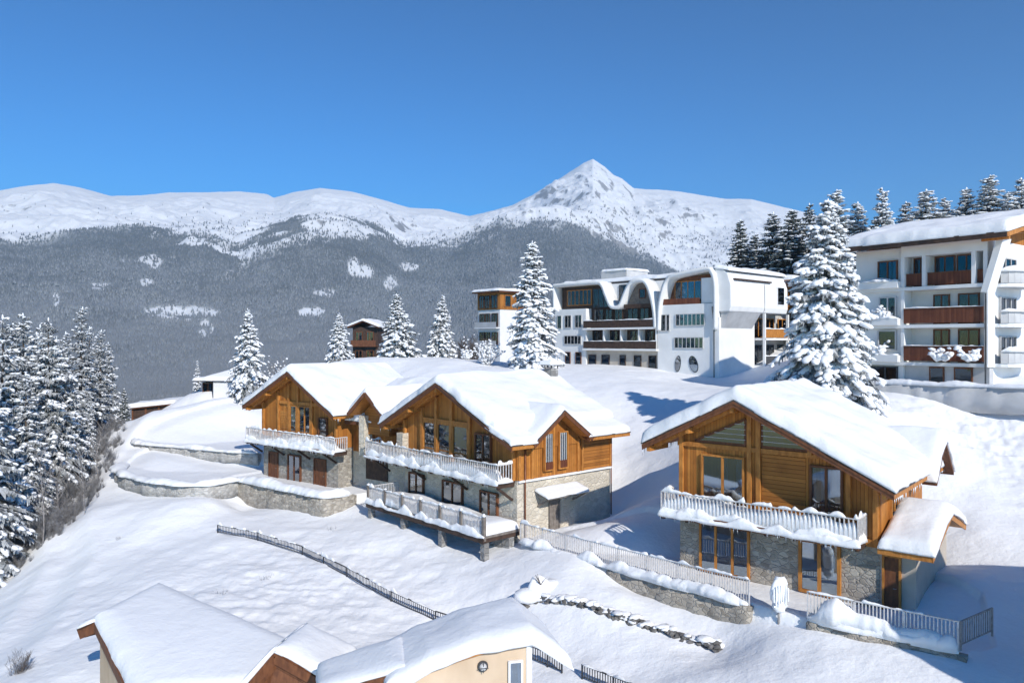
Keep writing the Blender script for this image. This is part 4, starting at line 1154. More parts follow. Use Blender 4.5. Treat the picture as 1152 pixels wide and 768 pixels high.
# left one: long roof slope, gable with orange wall at its left, small timber gable in the middle
hA = thing('house', 'house cut by the lower left edge, broad smooth snow roof and brown timber dormer', 'house', (0,0,0), 0, 'houses along the lower edge')
c_, a_, b_, d_ = Vector(px(108,700,30)), Vector(px(180,664,34)), Vector(px(430,775,25.5)), Vector(px(156,800,25))
gA = -15.4
hA.location = (c_.x, c_.y, gA)
o0 = Vector((c_.x, c_.y, gA)); c_, a_, b_, d_ = [v-o0 for v in (c_, a_, b_, d_)]
bm = bmesh.new()
lo = lambda v, z: Vector((v.x, v.y, z))
t_ = 0.28
ins = lambda v, f=0.955: Vector(((a_+b_+c_+d_)/4*(1-f)+v*f))
q = [ins(v) for v in (c_, a_, b_, d_)]
vs = [bm.verts.new(v-Vector((0,0,t_+0.05))) for v in q]+[bm.verts.new(lo(v, -2)) for v in q]
bm.faces.new(vs[:4])
for i in range(4): bm.faces.new((vs[i], vs[(i+1)%4], vs[4+(i+1)%4], vs[4+i]))
bm.faces.new(vs[4:][::-1]); part('wall', bm, 'tan', hA)
bm = bmesh.new(); extr(bm, [v-Vector((0,0,t_)) for v in (c_, a_, b_, d_)], (0,0,t_)); rf = part('roof', bm, 'wood_brown', hA)
bm = bmesh.new(); beam(bm, c_+Vector((-0.05,-0.03,-0.08)), d_+Vector((-0.05,-0.03,-0.08)), 0.08, 0.34); part('verge_board', bm, 'wood_brown', rf)
e_ = c_+Vector((-0.75,0.25,-0.50))
bm = bmesh.new(); beam(bm, c_+Vector((0.1,-0.1,-0.10)), e_+Vector((0,-0.1,0)), 0.10, 0.42); beam(bm, c_+Vector((0.5,0.5,-0.30)), e_+Vector((0.3,0.5,-0.12)), 1.1, 0.12); part('far_verge', bm, 'wood_brown', rf)
blanket('snow_cover', tess([c_+Vector((-.05,-.05,0)), a_, b_, d_+Vector((-.05,-.05,0))], 90, 90), 0.62, rf, seed=81, edge=0.9, lump=0.10, wob=0.05, ls=3.0)
strips('verge_snow', [(([tuple(c_+Vector((0.1,-0.1,0.12))), tuple(e_+Vector((0,-0.05,0.22)))], 0.5, 0.25), dict(seed=5, lump=0.6, step=0.06))], rf)
# timber dormer gable
pk = Vector(px(309,738,25.2))-o0; gl = Vector(px(262,778,24.2))-o0; gr = Vector(px(372,765,25.0))-o0; gr.z = pk.z-0.95
gl.z = pk.z-1.15
bk = Vector((0.35,2.6,-0.1))
bm = bmesh.new()
for a, b in ((gl, pk), (pk, gr)): extr(bm, [a, b, b+bk, a+bk], (0,0,0.16))
dr = part('dormer_roof', bm, 'wood_brown', hA)
bm = bmesh.new(); off = Vector((0,-0.03,-0.06))
for a, b in ((gl, pk), (pk, gr)): beam(bm, a+off, b+off, 0.06, 0.30)
part('verge_board', bm, 'wood_brown', dr)
bm = bmesh.new(); off = Vector((0.02,0.10,-0.26))
for a, b in ((gl, pk), (pk, gr)): beam(bm, a+off, b+off, 0.12, 0.2)
part('rafter', bm, 'wood_brown', dr)
bm = bmesh.new(); extr(bm, [gl+Vector((.25,.18,-.1)), pk+Vector((.02,.18,-.1)), gr+Vector((-.25,.18,-.1)), gr+Vector((-.25,.18,-3)), gl+Vector((.25,.18,-3))], (0.2,1.5,0)); part('dormer_wall', bm, 'wood_brown', dr)
b_in = tess([gl+Vector((-.05,-.02,.17)), pk+Vector((0,-.04,.17)), pk+bk*1.0+Vector((0,0,.14)), gl+bk+Vector((0,0,.17))], 24, 30)
blanket('snow_cover', b_in, 0.30, dr, seed=84, edge=0.6, lump=0.15)
blanket('snow_cover', tess([pk+Vector((-.02,-.02,.17)), gr+Vector((.05,-.02,.17)), gr+bk+Vector((0,0,.17)), pk+bk+Vector((0,0,.14))], 24, 30), 0.30, dr, seed=85, edge=0.6, lump=0.15)
# small snowy stub near the bottom edge
# right one: tan wall with a round lamp, window and a thick rolling snow roof
hB = thing('house', 'house cut by the bottom edge, tan wall with round lamp under rolling snow', 'house', (0,0,0), 0, 'houses along the lower edge')
YB = 21.5
w0 = Vector(px(441,778,YB)); w1 = Vector(px(598,722,22.4)); o0 = Vector((w0.x, w0.y, -15.6)); hB.location = o0
ax = Vector((w1.x-w0.x, w1.y-w0.y, 0)); Lw = ax.length; ax.normalize(); nb = Vector((ax.y, -ax.x, 0)); ib = -nb
zt = lambda s: float(np.interp(s, [0, 1.1, 2.4, Lw], [w0.z, Vector(px(470,756,YB)).z, Vector(px(535,736,YB+0.4)).z, w1.z]))-o0.z
bm = bmesh.new()
top = [ax*s+Vector((0,0,zt(s))) for s in np.linspace(0, Lw, 9)]
extr(bm, [Vector((0,0,-2)), ax*Lw+Vector((0,0,-2))]+top[::-1], ib*2.4); part('wall', bm, 'tan', hB)
bm = bmesh.new()
for a, b in zip(top, top[1:]): beam(bm, a+nb*0.08+Vector((0,0,0.02)), b+nb*0.08+Vector((0,0,0.02)), 0.14, 0.07)
rfB = part('roof_edge', bm, 'wood_trim', hB)
n1, m1 = 70, 60
s_ = np.linspace(-0.25, Lw+1.15, n1); d_ = np.linspace(-0.28, 3.2, m1)
Bq = np.zeros((n1, m1, 3))
for i, s in enumerate(s_):
    zz = zt(max(0, min(Lw, s)))+0.06-0.75*max(0, s-Lw)
    for j, d in enumerate(d_):
        v = ax*s+ib*d; Bq[i, j] = (v.x, v.y, zz+0.02*d-0.03*d*d)
blanket('snow_cover', Bq, 0.46, rfB, seed=91, edge=0.7, lump=0.22, wob=0.12, ls=1.4)
# lower left wing with brown boards
l0 = Vector(px(352,776,22.5))-o0; l1 = Vector(px(446,752,21.9))-o0
bm = bmesh.new(); extr(bm, [l0+Vector((0.6,0,-3)), l1+Vector((0.2,0,-3)), l1+Vector((0.2,0,-0.25)), l0+Vector((0.6,0,-0.25))], ib*1.5); wgB = part('wing_wall', bm, 'wood_red', hB)
blanket('snow_cover', tess([l0+nb*0.4, l1+nb*0.4+ax*0.3, l1+ib*1.9+ax*0.3+Vector((0,0,0.05)), l0+ib*1.7+Vector((0,0,-0.15))], 40, 50), 0.34, wgB, seed=93, edge=0.6, lump=0.15)
bm = bmesh.new(); beam(bm, l0+nb*0.3+Vector((0,0,-.08)), l1+nb*0.3+Vector((0,0,-.08)), 0.08, 0.16); part('roof_edge', bm, 'wood_brown', wgB)
# lamp
lp = ax*2.62+nb*0.02+Vector((0,0,zt(2.6)-0.42))
bm = bmesh.new()
M4 = Matrix.Translation(lp) @ nb.to_track_quat('Z', 'Y').to_matrix().to_4x4()
bmesh.ops.create_cone(bm, cap_ends=True, segments=24, radius1=0.17, radius2=0.15, depth=0.10, matrix=M4)
lm = part('wall_lamp', bm, 'metal_dark', hB)
bm = bmesh.new(); bmesh.ops.create_uvsphere(bm, u_segments=20, v_segments=10, radius=0.11, matrix=Matrix.Translation(lp+nb*0.05)); part('lamp_glass', bm, 'plaster_grey', lm, True)
bm = bmesh.new(); beam(bm, lp+nb*0.14+Vector((0,0,0.14)), lp+nb*0.14-Vector((0,0,0.14)), 0.02, 0.02); beam(bm, lp+nb*0.16-ax*0.14, lp+nb*0.16+ax*0.14, 0.02, 0.02); part('lamp_guard', bm, 'metal_dark', lm)
window(hB, (0,0,0), tuple(ax), tuple(nb), Lw-0.72, Lw-0.28, zt(Lw-0.5)-1.7, zt(Lw-0.5)-0.42, 0, 'plaster', curtain=0.9, fw=0.06, depth=0.10)
bm = bmesh.new(); obox(bm, (0,0,0), ax, nb, Lw-0.16, Lw+0.005, 0.003, 0.03, 0, zt(Lw)-0.05); part('corner_board', bm, 'plaster', hB)

# chalet standing outside the frame on the right: its roof shades the corner of the snow
hC = thing('house', 'chalet just outside the right edge whose roof shades the snow corner', 'house', (26.5,18.0,-11.0), R(24.8))
bm = bmesh.new(); box(bm, -4.8, 4.8, -3.5, 3.5, -3, 6.6); part('wall', bm, 'wood', hC)
gable_roof(hC, -6.0, 6.3, 0, 9.9, 6.0, 6.3, -4.6, 4.6, 0.5, seed=99, n=40, m=40)
_window = window
def window(*a, **k):
    k.setdefault('glass', 'glass_dark'); k['curtain'] = k.get('curtain', 0.3)*0.6
    return _window(*a, **k)
# ================================================================== apartment block in the middle distance
def ribbon(bm, pts, w, y0, y1):
    """curved fascia of width w following pts (x,z), extruded y0..y1"""
    P = np.array(pts, float)
    # smooth with Catmull Rom
    q = []
    for i in range(len(P)-1):
        p0, p1, p2, p3 = P[max(i-1,0)], P[i], P[i+1], P[min(i+2,len(P)-1)]
        for t in np.linspace(0, 1, 6, endpoint=False):
            q.append(0.5*((2*p1)+(-p0+p2)*t+(2*p0-5*p1+4*p2-p3)*t*t+(-p0+3*p1-3*p2+p3)*t**3))
    q.append(P[-1]); q = np.array(q)
    T = np.gradient(q, axis=0); T /= np.linalg.norm(T, axis=1, keepdims=True)
    Nn = np.stack([-T[:, 1], T[:, 0]], 1)
    A = q+Nn*w/2; B = q-Nn*w/2
    for i in range(len(q)-1):
        pass
    ra = [[bm.verts.new((p[0], y, p[1])) for p in X] for X in (A, B) for y in (y0, y1)]
    a0, a1, b0, b1 = ra
    for i in range(len(q)-1):
        bm.faces.new((a0[i], a0[i+1], b0[i+1], b0[i])); bm.faces.new((a1[i+1], a1[i], b1[i], b1[i+1]))
        bm.faces.new((a0[i+1], a0[i], a1[i], a1[i+1])); bm.faces.new((b0[i], b0[i+1], b1[i+1], b1[i]))
    bm.faces.new((a0[0], b0[0], b1[0], a1[0])); bm.faces.new((a0[-1], a1[-1], b1[-1], b0[-1]))
    return q

H1 = thing('apartment_building', 'long white apartment block with swooping arched attic frames and dark balconies', 'building', (5.6,103,-4.7), math.atan2(-0.74,0.68)); H1.scale = (0.933, 1, 1)
bm = bmesh.new(); box(bm, 0.4, 27, 1.6, 15, -2, 12.1); part('wall', bm, 'plaster', H1)
# front wall pieces left and right of the balconies
for x0, x1 in ((0.3, 6.3), (18.6, 27.0)):
    bm = bmesh.new(); box(bm, x0, x1, 0.1, 1.6, -2, 9.0); part('front_wall', bm, 'plaster', H1)
bm = bmesh.new(); box(bm, 6.303, 18.597, 0.35, 1.597, -2, 3.6); part('ground_floor', bm, 'plaster_beige', H1)
bm = bmesh.new(); box(bm, 6.303, 18.597, 1.2, 1.597, 3.6, 9.0); part('back_wall', bm, 'wood_dark', H1)
for z in (3.72, 6.35):
    bm = bmesh.new(); box(bm, 6.1, 18.7, -0.35, 1.2, z-0.16, z+0.08); bs = part('balcony', bm, 'plaster', H1)
    bm = bmesh.new(); box(bm, 6.2, 18.6, -0.3, -0.25, z+0.12, z+1.0); part('parapet', bm, 'wood_dark', bs)
    strips('snow', [(([(6.2,-0.28,z+1.0),(18.6,-0.28,z+1.0)],0.2,0.10), dict(seed=z,lump=0.8,freq=1.0))], bs)
for x in (6.4, 9.6, 12.6, 15.6, 18.4):
    bm = bmesh.new(); box(bm, x-0.1, x+0.1, 0.0, 1.2, 3.82, 6.17); part('fin', bm, 'plaster', H1)
for x0, x1 in ((6.7,8.0),(8.2,9.4),(9.9,11.2),(13.2,15.2),(16.0,17.2),(17.4,18.2)):
    window(H1, (0,1.2,0), (1,0,0), (0,-1,0), x0, x1, 3.9, 6.1, 1, 'wood_dark', curtain=0.35, depth=0.12)
for x0, x1 in ((6.8,8.6),(8.9,10.2),(10.6,12.0),(12.8,14.6),(14.9,16.4),(16.8,18.3)):
    window(H1, (0,1.2,0), (1,0,0), (0,-1,0), x0, x1, 6.5, 8.9, 1, 'wood_dark', curtain=0.3, depth=0.12)
for x0, x1 in ((6.6,8.0),(9.0,10.4),(12.2,13.2),(14.6,15.8),(17.0,18.2)):
    window(H1, (0,0.35,0), (1,0,0), (0,-1,0), x0, x1, 1.0, 3.0, 1, 'wood_dark', curtain=0.2, depth=0.1)
# plain windows
for x0, x1, z0, z1, nb_ in ((2.3,3.6,6.5,8.2,1),(4.3,5.6,6.5,8.2,1),(2.2,5.5,4.3,5.5,4),(0.8,1.7,6.4,8.2,0),(2.4,3.4,1.2,3.3,0),(4.4,5.5,1.2,3.3,0),
                          (18.9,19.9,5.9,7.9,0),(20.0,20.5,5.9,7.9,0),(21.4,25.6,6.5,7.9,6),(21.2,25.4,3.9,5.2,6)):
    window(H1, (0,0.1,0), (1,0,0), (0,-1,0), x0, x1, z0, z1, nb_, 'wood_brown' if z1 < 4 else 'plaster_grey', curtain=0.3, depth=0.12, fw=0.08)
for cx, tilt in ((21.7, 0.1), (24.0, -0.25)):
    bm = bmesh.new(); pts = []
    for i in range(18):
        a = i*2*math.pi/18; rx, rz = 0.42 if cx < 22 else 0.62, 0.95
        x = math.cos(a)*rx; z = math.sin(a)*rz; pts.append((cx+x+tilt*z, 2.1+z))
    prism_xz(bm, pts, 0.04, 0.098); f = part('oval_window', bm, 'dark_in', H1)
    bm = bmesh.new(); prism_xz(bm, [(cx+(p[0]-cx)*0.9, 2.1+(p[1]-2.1)*0.9) for p in pts], 0.02, 0.035); part('pane', bm, 'glass', f)
# attic frames
RA = [(0.2,12.25),(3,12.3),(8.4,12.25),(9.5,11.85),(10.2,10.6),(11.0,9.25),(11.9,8.95),(12.7,9.25),(13.4,10.5),(14.2,11.65),(15.1,12.1),(16.5,12.05),(17.3,11.3),(18.0,9.5),(18.35,7.8),(18.45,6.2)]
bm = bmesh.new(); qa = ribbon(bm, RA, 0.42, -0.35, 1.8); fa = part('attic_frame', bm, 'plaster', H1, True)
RB = [(18.95,6.0),(19.1,8.8),(19.7,11.0),(20.4,12.0),(21.4,12.4),(25.8,12.85),(26.7,12.5),(27.1,11.4),(27.2,9.5),(27.2,6.0)]
bm = bmesh.new(); ribbon(bm, [(0.3,12.2),(0.35,10.5),(0.4,8.9)], 0.35, -0.3, 1.5); part('attic_frame', bm, 'plaster', H1, True)
bm = bmesh.new(); qb = ribbon(bm, RB, 0.45, -0.35, 3.0); fb = part('attic_frame', bm, 'plaster', H1, True)
bm = bmesh.new(); prism_xz(bm, [(0.5,8.95),(0.6,12.0),(8.4,12.0),(9.4,11.4),(10.9,8.95)], 1.3, 1.598); part('attic_wall', bm, 'wood_dark', H1)
window(H1, (0,1.3,0), (1,0,0), (0,-1,0), 1.6, 6.3, 9.5, 11.6, 5, 'wood_trim', curtain=0.4, depth=0.12)
window(H1, (0,1.3,0), (1,0,0), (0,-1,0), 6.6, 9.5, 9.1, 11.6, 2, 'metal_dark', curtain=0.1, depth=0.12)
window(H1, (0,1.6,0), (1,0,0), (0,-1,0), 11.0, 13.0, 9.8, 11.9, 2, 'metal_dark', curtain=0.3, depth=0.12)
bm = bmesh.new(); prism_xz(bm, [(12.9,8.9),(13.6,10.6),(14.4,11.6),(15.2,11.95),(16.4,11.9),(17.1,11.2),(18.0,8.9)], 0.9, 1.598); part('attic_wall', bm, 'wood_grey', H1)
window(H1, (0,0.9,0), (1,0,0), (0,-1,0), 15.0, 16.1, 10.0, 11.2, 0, 'wood_red', curtain=0.0, depth=0.12)
bm = bmesh.new(); box(bm, 13.0, 17.9, 0.2, 0.27, 8.8, 9.3); part('attic_parapet', bm, 'wood_dark', H1)
bm = bmesh.new(); prism_xz(bm, [(19.3,9.0),(19.9,11.0),(20.6,11.9),(21.4,12.2),(26.2,12.5),(26.9,11.0),(26.9,9.0)], 1.4, 1.598); part('attic_wall', bm, 'wood_brown', H1)
window(H1, (0,1.4,0), (1,0,0), (0,-1,0), 20.3, 25.2, 9.2, 11.8, 4, 'wood_trim', curtain=0.45, depth=0.12)
bm = bmesh.new(); box(bm, 19.2, 24.8, 0.1, 0.16, 9.0, 9.7); part('attic_parapet', bm, 'wood_red', H1)
bm = bmesh.new(); box(bm, 24.95, 26.85, 0.3, 0.4, 9.05, 11.9); part('attic_screen', bm, 'plaster', H1)
# roof slab, snow, roof top boxes
bm = bmesh.new(); box(bm, 0.2, 27.3, 1.85, 16, 12.1, 12.4); rfH = part('roof', bm, 'slate', H1)
blanket('snow_cover', quad_base((0.0,1.7,12.42),(27.6,1.7,12.42),(27.6,16.2,12.42),(0.0,16.2,12.42), 90, 40), 0.55, rfH, seed=101, lump=0.15)
Vq, Fq = [], []
strip(Vq, Fq, [(p[0], 0.7, p[1]+0.22) for p in qa[2:20]], 1.7, 0.12, seed=5, lump=0.25, step=0.25)
strip(Vq, Fq, [(p[0], 1.3, p[1]+0.22) for p in qb[18:38]], 2.6, 0.14, seed=6, lump=0.2, step=0.25)
strip(Vq, Fq, [(p[0], 0.7, p[1]+0.22) for p in qa[56:70]], 1.7, 0.12, seed=7, lump=0.25, step=0.25)
strip(Vq, Fq, [(p[0], 0.7, p[1]+0.18) for p in qa[34:42]], 1.7, 0.2, seed=8, lump=0.25, step=0.25)
np_mesh('frame_snow', np.concatenate(Vq), [np.concatenate(Fq)], 'snow', fa)
bm = bmesh.new(); box(bm, 6.0, 10.6, 3.5, 8, 12.4, 14.0); pb = part('roof_box', bm, 'plaster_grey', H1)
blanket('snow_cover', quad_base((5.9,3.4,14.01),(10.7,3.4,14.01),(10.7,8.1,14.01),(5.9,8.1,14.01), 24, 24), 0.35, pb, seed=105)
# right hand face
bm = bmesh.new(); box(bm, 27.0, 27.6, 0.0, 7.6, -2, 7.4); part('side_wall', bm, 'plaster', H1)
prf = [(26.9,8.0),(28.9,8.0),(29.1,8.6),(29.05,11.0),(28.6,12.3),(27.6,12.9),(26.9,12.95)]
bm = bmesh.new(); prism_xz(bm, prf, 0.2, 13.0); sh = part('attic_shell', bm, 'plaster', H1, False, 0.12)
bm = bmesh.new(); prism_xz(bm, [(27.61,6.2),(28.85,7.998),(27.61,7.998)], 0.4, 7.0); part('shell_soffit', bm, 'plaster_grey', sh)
blanket('snow_cover', quad_base((26.8,0.1,12.97),(28.9,0.1,12.55),(28.9,13.1,12.55),(26.8,13.1,12.97), 24, 60), 0.4, sh, seed=107)
SH = ((29.08,0,0), (0,1,0), (1,0,0))
bm = bmesh.new(); box(bm, 28.6, 29.16, 1.0, 9.0, 11.55, 11.72); part('eave_shadow_strip', bm, 'wood_dark', sh)  # dark strip stands in for the shadow along the roof line
bm = bmesh.new(); tube(bm, [(29.14,7.4,11.4),(29.14,7.4,8.2)], 0.05, 6); part('downpipe', bm, 'plaster_grey', sh)
window(H1, *SH, 10.3, 12.0, 9.0, 11.2, 1, 'plaster', curtain=0.9, depth=0.1)
bm = bmesh.new(); box(bm, 27.0, 28.2, 13.0, 20, 8.6, 11.9); we = part('end_wall', bm, 'wood', H1)
window(H1, (28.2,0,0), (0,1,0), (1,0,0), 13.6, 15.6, 9.0, 11.0, 1, 'wood_trim', curtain=0.2); window(H1, (28.2,0,0), (0,1,0), (1,0,0), 16.6, 18.6, 9.2, 11.0, 1, 'wood_trim', curtain=0.2)
bm = bmesh.new(); box(bm, 26.5, 30.0, 12.8, 20.5, 11.9, 12.2); er = part('end_roof', bm, 'wood_trim', H1)
blanket('snow_cover', quad_base((26.4,12.7,12.2),(30.1,12.7,12.2),(30.1,20.6,12.2),(26.4,20.6,12.2), 30, 40), 0.5, er, seed=109)
bm = bmesh.new(); box(bm, 24, 27.0, 7.6, 20, -2, 8.6); part('end_wall', bm, 'plaster', H1)
for z, mt in ((5.1, 'wood_trim'), (1.9, 'metal_dark')):
    bm = bmesh.new(); box(bm, 27.0, 29.0, 7.7, 19.5, z-0.25, z); be = part('balcony', bm, 'plaster', H1)
    bm = bmesh.new(); box(bm, 28.93, 28.99, 7.75, 13.0 if z > 3 else 19.4, z+0.05, z+1.05); part('parapet', bm, mt, be)
    strips('snow', [(([(28.95,7.8,z+1.06),(28.95,13.0,z+1.06)],0.25,0.14), dict(seed=z))], be)
    for y0_, y1_ in ((8.2,10.4),(10.9,13.0),(14.0,16.2),(16.8,19.0)):
        window(H1, (27.0,0,0), (0,1,0), (1,0,0), y0_, y1_, z+0.05, z+2.4, 1, 'wood_trim' if z > 3 else 'metal_dark', curtain=0.25)
bm = bmesh.new(); box(bm, 27.0, 28.6, 7.7, 19.5, -2, 1.6); part('dark_base', bm, 'metal_dark', H1)
for y in (7.65, 13.2, 19.4):
    bm = bmesh.new(); box(bm, 28.7, 29.0, y, y+0.25, -2, 7.95); part('column', bm, 'plaster', H1)
bm = bmesh.new(); tube(bm, [(26.95,-0.42,8.6),(26.95,-0.05,6.0),(26.95,-0.05,-1)], 0.07, 6); part('downpipe', bm, 'metal_dark', H1)

# ================================================================== apartment block at the right edge
H2 = thing('apartment_building', 'white apartment block at the right edge, red brown balcony boards under a pitched snow roof', 'building', (28.5,63,-3.3), math.atan2(-0.8,0.6))
bm = bmesh.new(); box(bm, 0, 10, 1.3, 13, -2, 10.8); part('wall', bm, 'plaster', H2)
bm = bmesh.new(); box(bm, 0, 3.9, 0.35, 1.297, -2, 10.75); part('front_wall', bm, 'plaster', H2)
for z in (1.62, 4.55, 7.5):
    bm = bmesh.new(); box(bm, -0.05, 10.15, -0.12 if z < 7 else -0.05, 1.297, z-0.2, z+0.06); part('floor_slab', bm, 'plaster', H2)
bm = bmesh.new(); box(bm, 3.9, 10.1, 0.0, 1.297, 9.95, 10.8); part('front_wall', bm, 'plaster', H2)
for x in (4.0, 5.62, 9.15, 9.95):
    bm = bmesh.new(); box(bm, x-0.14, x+0.14, 0.02, 1.297, 7.57, 9.945); part('fin', bm, 'plaster', H2)
for x in (4.0, 10.0):
    bm = bmesh.new(); box(bm, x-0.12, x+0.12, 0.0, 1.297, 1.69, 7.29); part('fin', bm, 'plaster', H2)
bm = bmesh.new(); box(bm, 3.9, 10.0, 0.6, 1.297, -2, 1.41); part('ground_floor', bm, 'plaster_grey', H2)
def rail_board(parent, x0, x1, y, z, h=1.15, snow=True, sd_=0):
    bm = bmesh.new(); box(bm, x0, x1, y, y+0.05, z+0.10, z+h); p = part('balcony_boards', bm, 'wood_red', parent)
    bm = bmesh.new(); box(bm, x0, x1, y-0.03, y+0.08, z+h+0.003, z+h+0.06); part('handrail', bm, 'wood_brown', p)
    if snow: strips('snow', [(([(x0,y+0.02,z+h+0.06),(x1,y+0.02,z+h+0.06)],0.14,0.07), dict(seed=sd_,lump=0.9,freq=1.4))], p)
rail_board(H2, 4.13, 9.87, -0.08, 4.62, 1.2, True, 1); rail_board(H2, 4.13, 9.87, -0.08, 1.70, 1.2, True, 2)
rail_board(H2, 4.15, 5.47, 0.3, 7.56, 1.0, False); rail_board(H2, 5.77, 9.0, 0.3, 7.56, 1.0, False); rail_board(H2, 9.3, 9.8, 0.3, 7.56, 1.0, False)
WB = ((0,1.3,0), (1,0,0), (0,-1,0))
for x0, x1, z0, z1 in ((4.3,5.4,7.6,9.9),(5.9,7.4,7.6,9.9),(7.5,8.9,7.6,9.9),(5.8,7.0,4.65,6.95),(7.6,9.1,4.65,6.95),(5.8,7.0,1.72,4.25),(7.6,9.1,1.72,4.25)):
    window(H2, *WB, x0, x1, z0, z1, 1, 'wood_brown', curtain=0.12, depth=0.12)
for x0, x1 in ((5.8,6.9),(7.6,8.9)): window(H2, (0,0.6,0), (1,0,0), (0,-1,0), x0, x1, 0.1, 1.35, 0, 'wood_brown', curtain=0, depth=0.1)
WF = ((0,0.35,0), (1,0,0), (0,-1,0))
window(H2, *WF, 1.9, 3.5, 7.9, 9.8, 1, 'wood_brown', curtain=0.2); window(H2, *WF, 2.0, 3.4, 5.0, 6.9, 1, 'plaster_grey', curtain=0.3); window(H2, *WF, 1.9, 3.4, 2.6, 4.2, 0, 'plaster_grey', curtain=0.6)
window(H2, *WF, 0.5, 3.5, 0.1, 1.3, 2, 'metal_dark', curtain=0)
for z, sdd in ((4.62, 3), (1.70, 4), (7.56, 5)):
    bm = bmesh.new(); box(bm, 0.6 if z < 7 else 0.2, 3.85, -0.5, 0.34, z-0.02, z+0.5); bx = part('balcony', bm, 'plaster', H2)
    strips('snow', [(([(0.6,-0.1,z+0.5),(3.8,-0.1,z+0.5)],0.85,0.30), dict(seed=sdd,lump=0.6,freq=0.9))], bx)
# slanted white fin and gable end with curved balconies
bm = bmesh.new(); extr(bm, [(9.7,-0.16,6.9),(10.15,-0.16,6.9),(11.2,-0.16,10.7),(10.75,-0.16,10.7)], (0,1.4,0)); part('slanted_fin', bm, 'plaster', H2)
bm = bmesh.new(); tube(bm, [(10.05,-0.2,6.8),(10.05,-0.2,-0.5)], 0.06, 6); part('downpipe', bm, 'metal_dark', H2)
EF = ((10,0,0), (0,1,0), (1,0,0))
for z in (1.62, 4.55, 7.5):
    bm = bmesh.new(); pts = [(10.0,1.2)]+[(10.0+1.6*math.sin(t)**0.6, 1.2+5.2*(1-math.cos(t))/2) for t in np.linspace(0.15, math.pi-0.15, 12)]+[(10.0,6.4)]
    extr(bm, [(x, y, z-0.2) for x, y in pts], (0,0,0.26)); bb = part('balcony', bm, 'plaster', H2)
    bm = bmesh.new()
    for (xa, ya), (xb, yb) in zip(pts[1:-1], pts[2:-1]): beam(bm, (xa, ya, z+0.5), (xb, yb, z+0.5), 0.12, 0.85)
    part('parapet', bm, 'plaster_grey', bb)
    strips('snow', [(([(x, y, z+0.92) for x, y in pts[1:-1]],0.55,0.4), dict(seed=z,lump=0.6,freq=0.9))], bb)
    window(H2, *EF, 2.2, 5.2, z+0.1, z+2.1, 2, 'plaster_grey', curtain=0.3)
    window(H2, *EF, 8.0, 10.5, z+0.3, z+2.1, 1, 'plaster_grey', curtain=0.3)
bm = bmesh.new(); prism_yz(bm, [(1.3,10.8),(13,10.8),(7,12.3)], 0.1, 9.95); part('gable_wall', bm, 'wood', H2)
bm = bmesh.new(); prism_yz(bm, [(-1.3,10.7),(7,12.6),(14.5,10.6),(14.5,10.85),(7,12.88),(-1.3,10.95)], -1.0, 11.8); r2 = part('roof', bm, 'wood_trim', H2)
bm = bmesh.new(); box(bm, -1.05, 11.85, -1.40, -1.303, 10.62, 11.02); part('eave_board', bm, 'wood_dark', r2)
bm = bmesh.new(); beam(bm, (11.83,-1.3,10.80), (11.83,7,12.7), 0.06, 0.36); beam(bm, (11.83,7,12.7), (11.83,14.5,10.7), 0.06, 0.36); part('verge_board', bm, 'wood_trim', r2)
for y, z in ((-0.6,10.82),(3,11.62),(7,12.5)):
    bm = bmesh.new(); box(bm, 9.96, 11.75, y-0.12, y+0.12, z-0.3, z-0.02); part('purlin', bm, 'wood_trim', r2)
blanket('snow_cover', gable_base_x([(-1.42,10.99),(7,12.92),(14.6,10.9)], -1.1, 11.95, 70, 70), 0.75, r2, seed=121, lump=0.16)
p = hit(985,446)
stone_bank('garden_wall', 'long low snow topped wall in front of the block at right edge', 'wall', [(27.6,59.0),(33.0,52.0),(38,46.5)], [-3.25,-3.15,-3.0], 1.8, 'plaster_grey', th=0.35, snow=0.3, seed=31)

# snow laden shrubs in balcony boxes
def snow_shrub(label, loc, s, seed, group):
    t = thing('balcony_shrub', label, 'shrub', loc, 0, group); b = Blobs(seed); r = np.random.RandomState(seed)
    bm = bmesh.new()
    for i in range(26):
        a = r.rand()*6.28; ll = s*(0.5+0.6*r.rand()); e = (math.cos(a)*ll*0.65, math.sin(a)*ll*0.45, ll*(0.35+0.65*r.rand()))
        tube(bm, [(0,0,0), (e[0]*0.5, e[1]*0.5, e[2]*0.6), e], [0.02,0.014,0.006], 4)
        b.add((e[0], e[1], e[2]), (e[0], e[1], 0.1), s*0.17*(0.6+r.rand()), s*0.12*(0.6+r.rand()), s*0.11, True, 0.3)
        b.add((e[0]*0.6, e[1]*0.6, e[2]*0.6), (e[0], e[1], 0.1), s*0.2, s*0.16, s*0.15, True, 0.3)
    o = part('twigs', bm, 'twig_dark', t); o['kind'] = 'stuff'; b.build('snow', 'snow_tree', t)
def H2w(x, y, z):
    c, s = math.cos(H2.rotation_euler.z), math.sin(H2.rotation_euler.z); return (28.5+c*x-s*y, 63+s*x+c*y, -3.3+z)
G = 'snow laden shrubs on the balconies'
snow_shrub('small snow laden shrub left of two on the lowest brown balcony', H2w(7.1,-0.5,1.75), 1.25, 3, G)
snow_shrub('small snow laden shrub right of two on the lowest brown balcony', H2w(9.1,-0.5,1.75), 1.2, 4, G)
snow_shrub('snow laden shrub on the short white balcony beside the upper brown one', H2w(2.6,-0.2,5.1), 1.0, 5, G)
snow_shrub('snow laden shrub on the lowest short white balcony near the big spruce', H2w(2.2,-0.2,2.2), 1.15, 6, G)

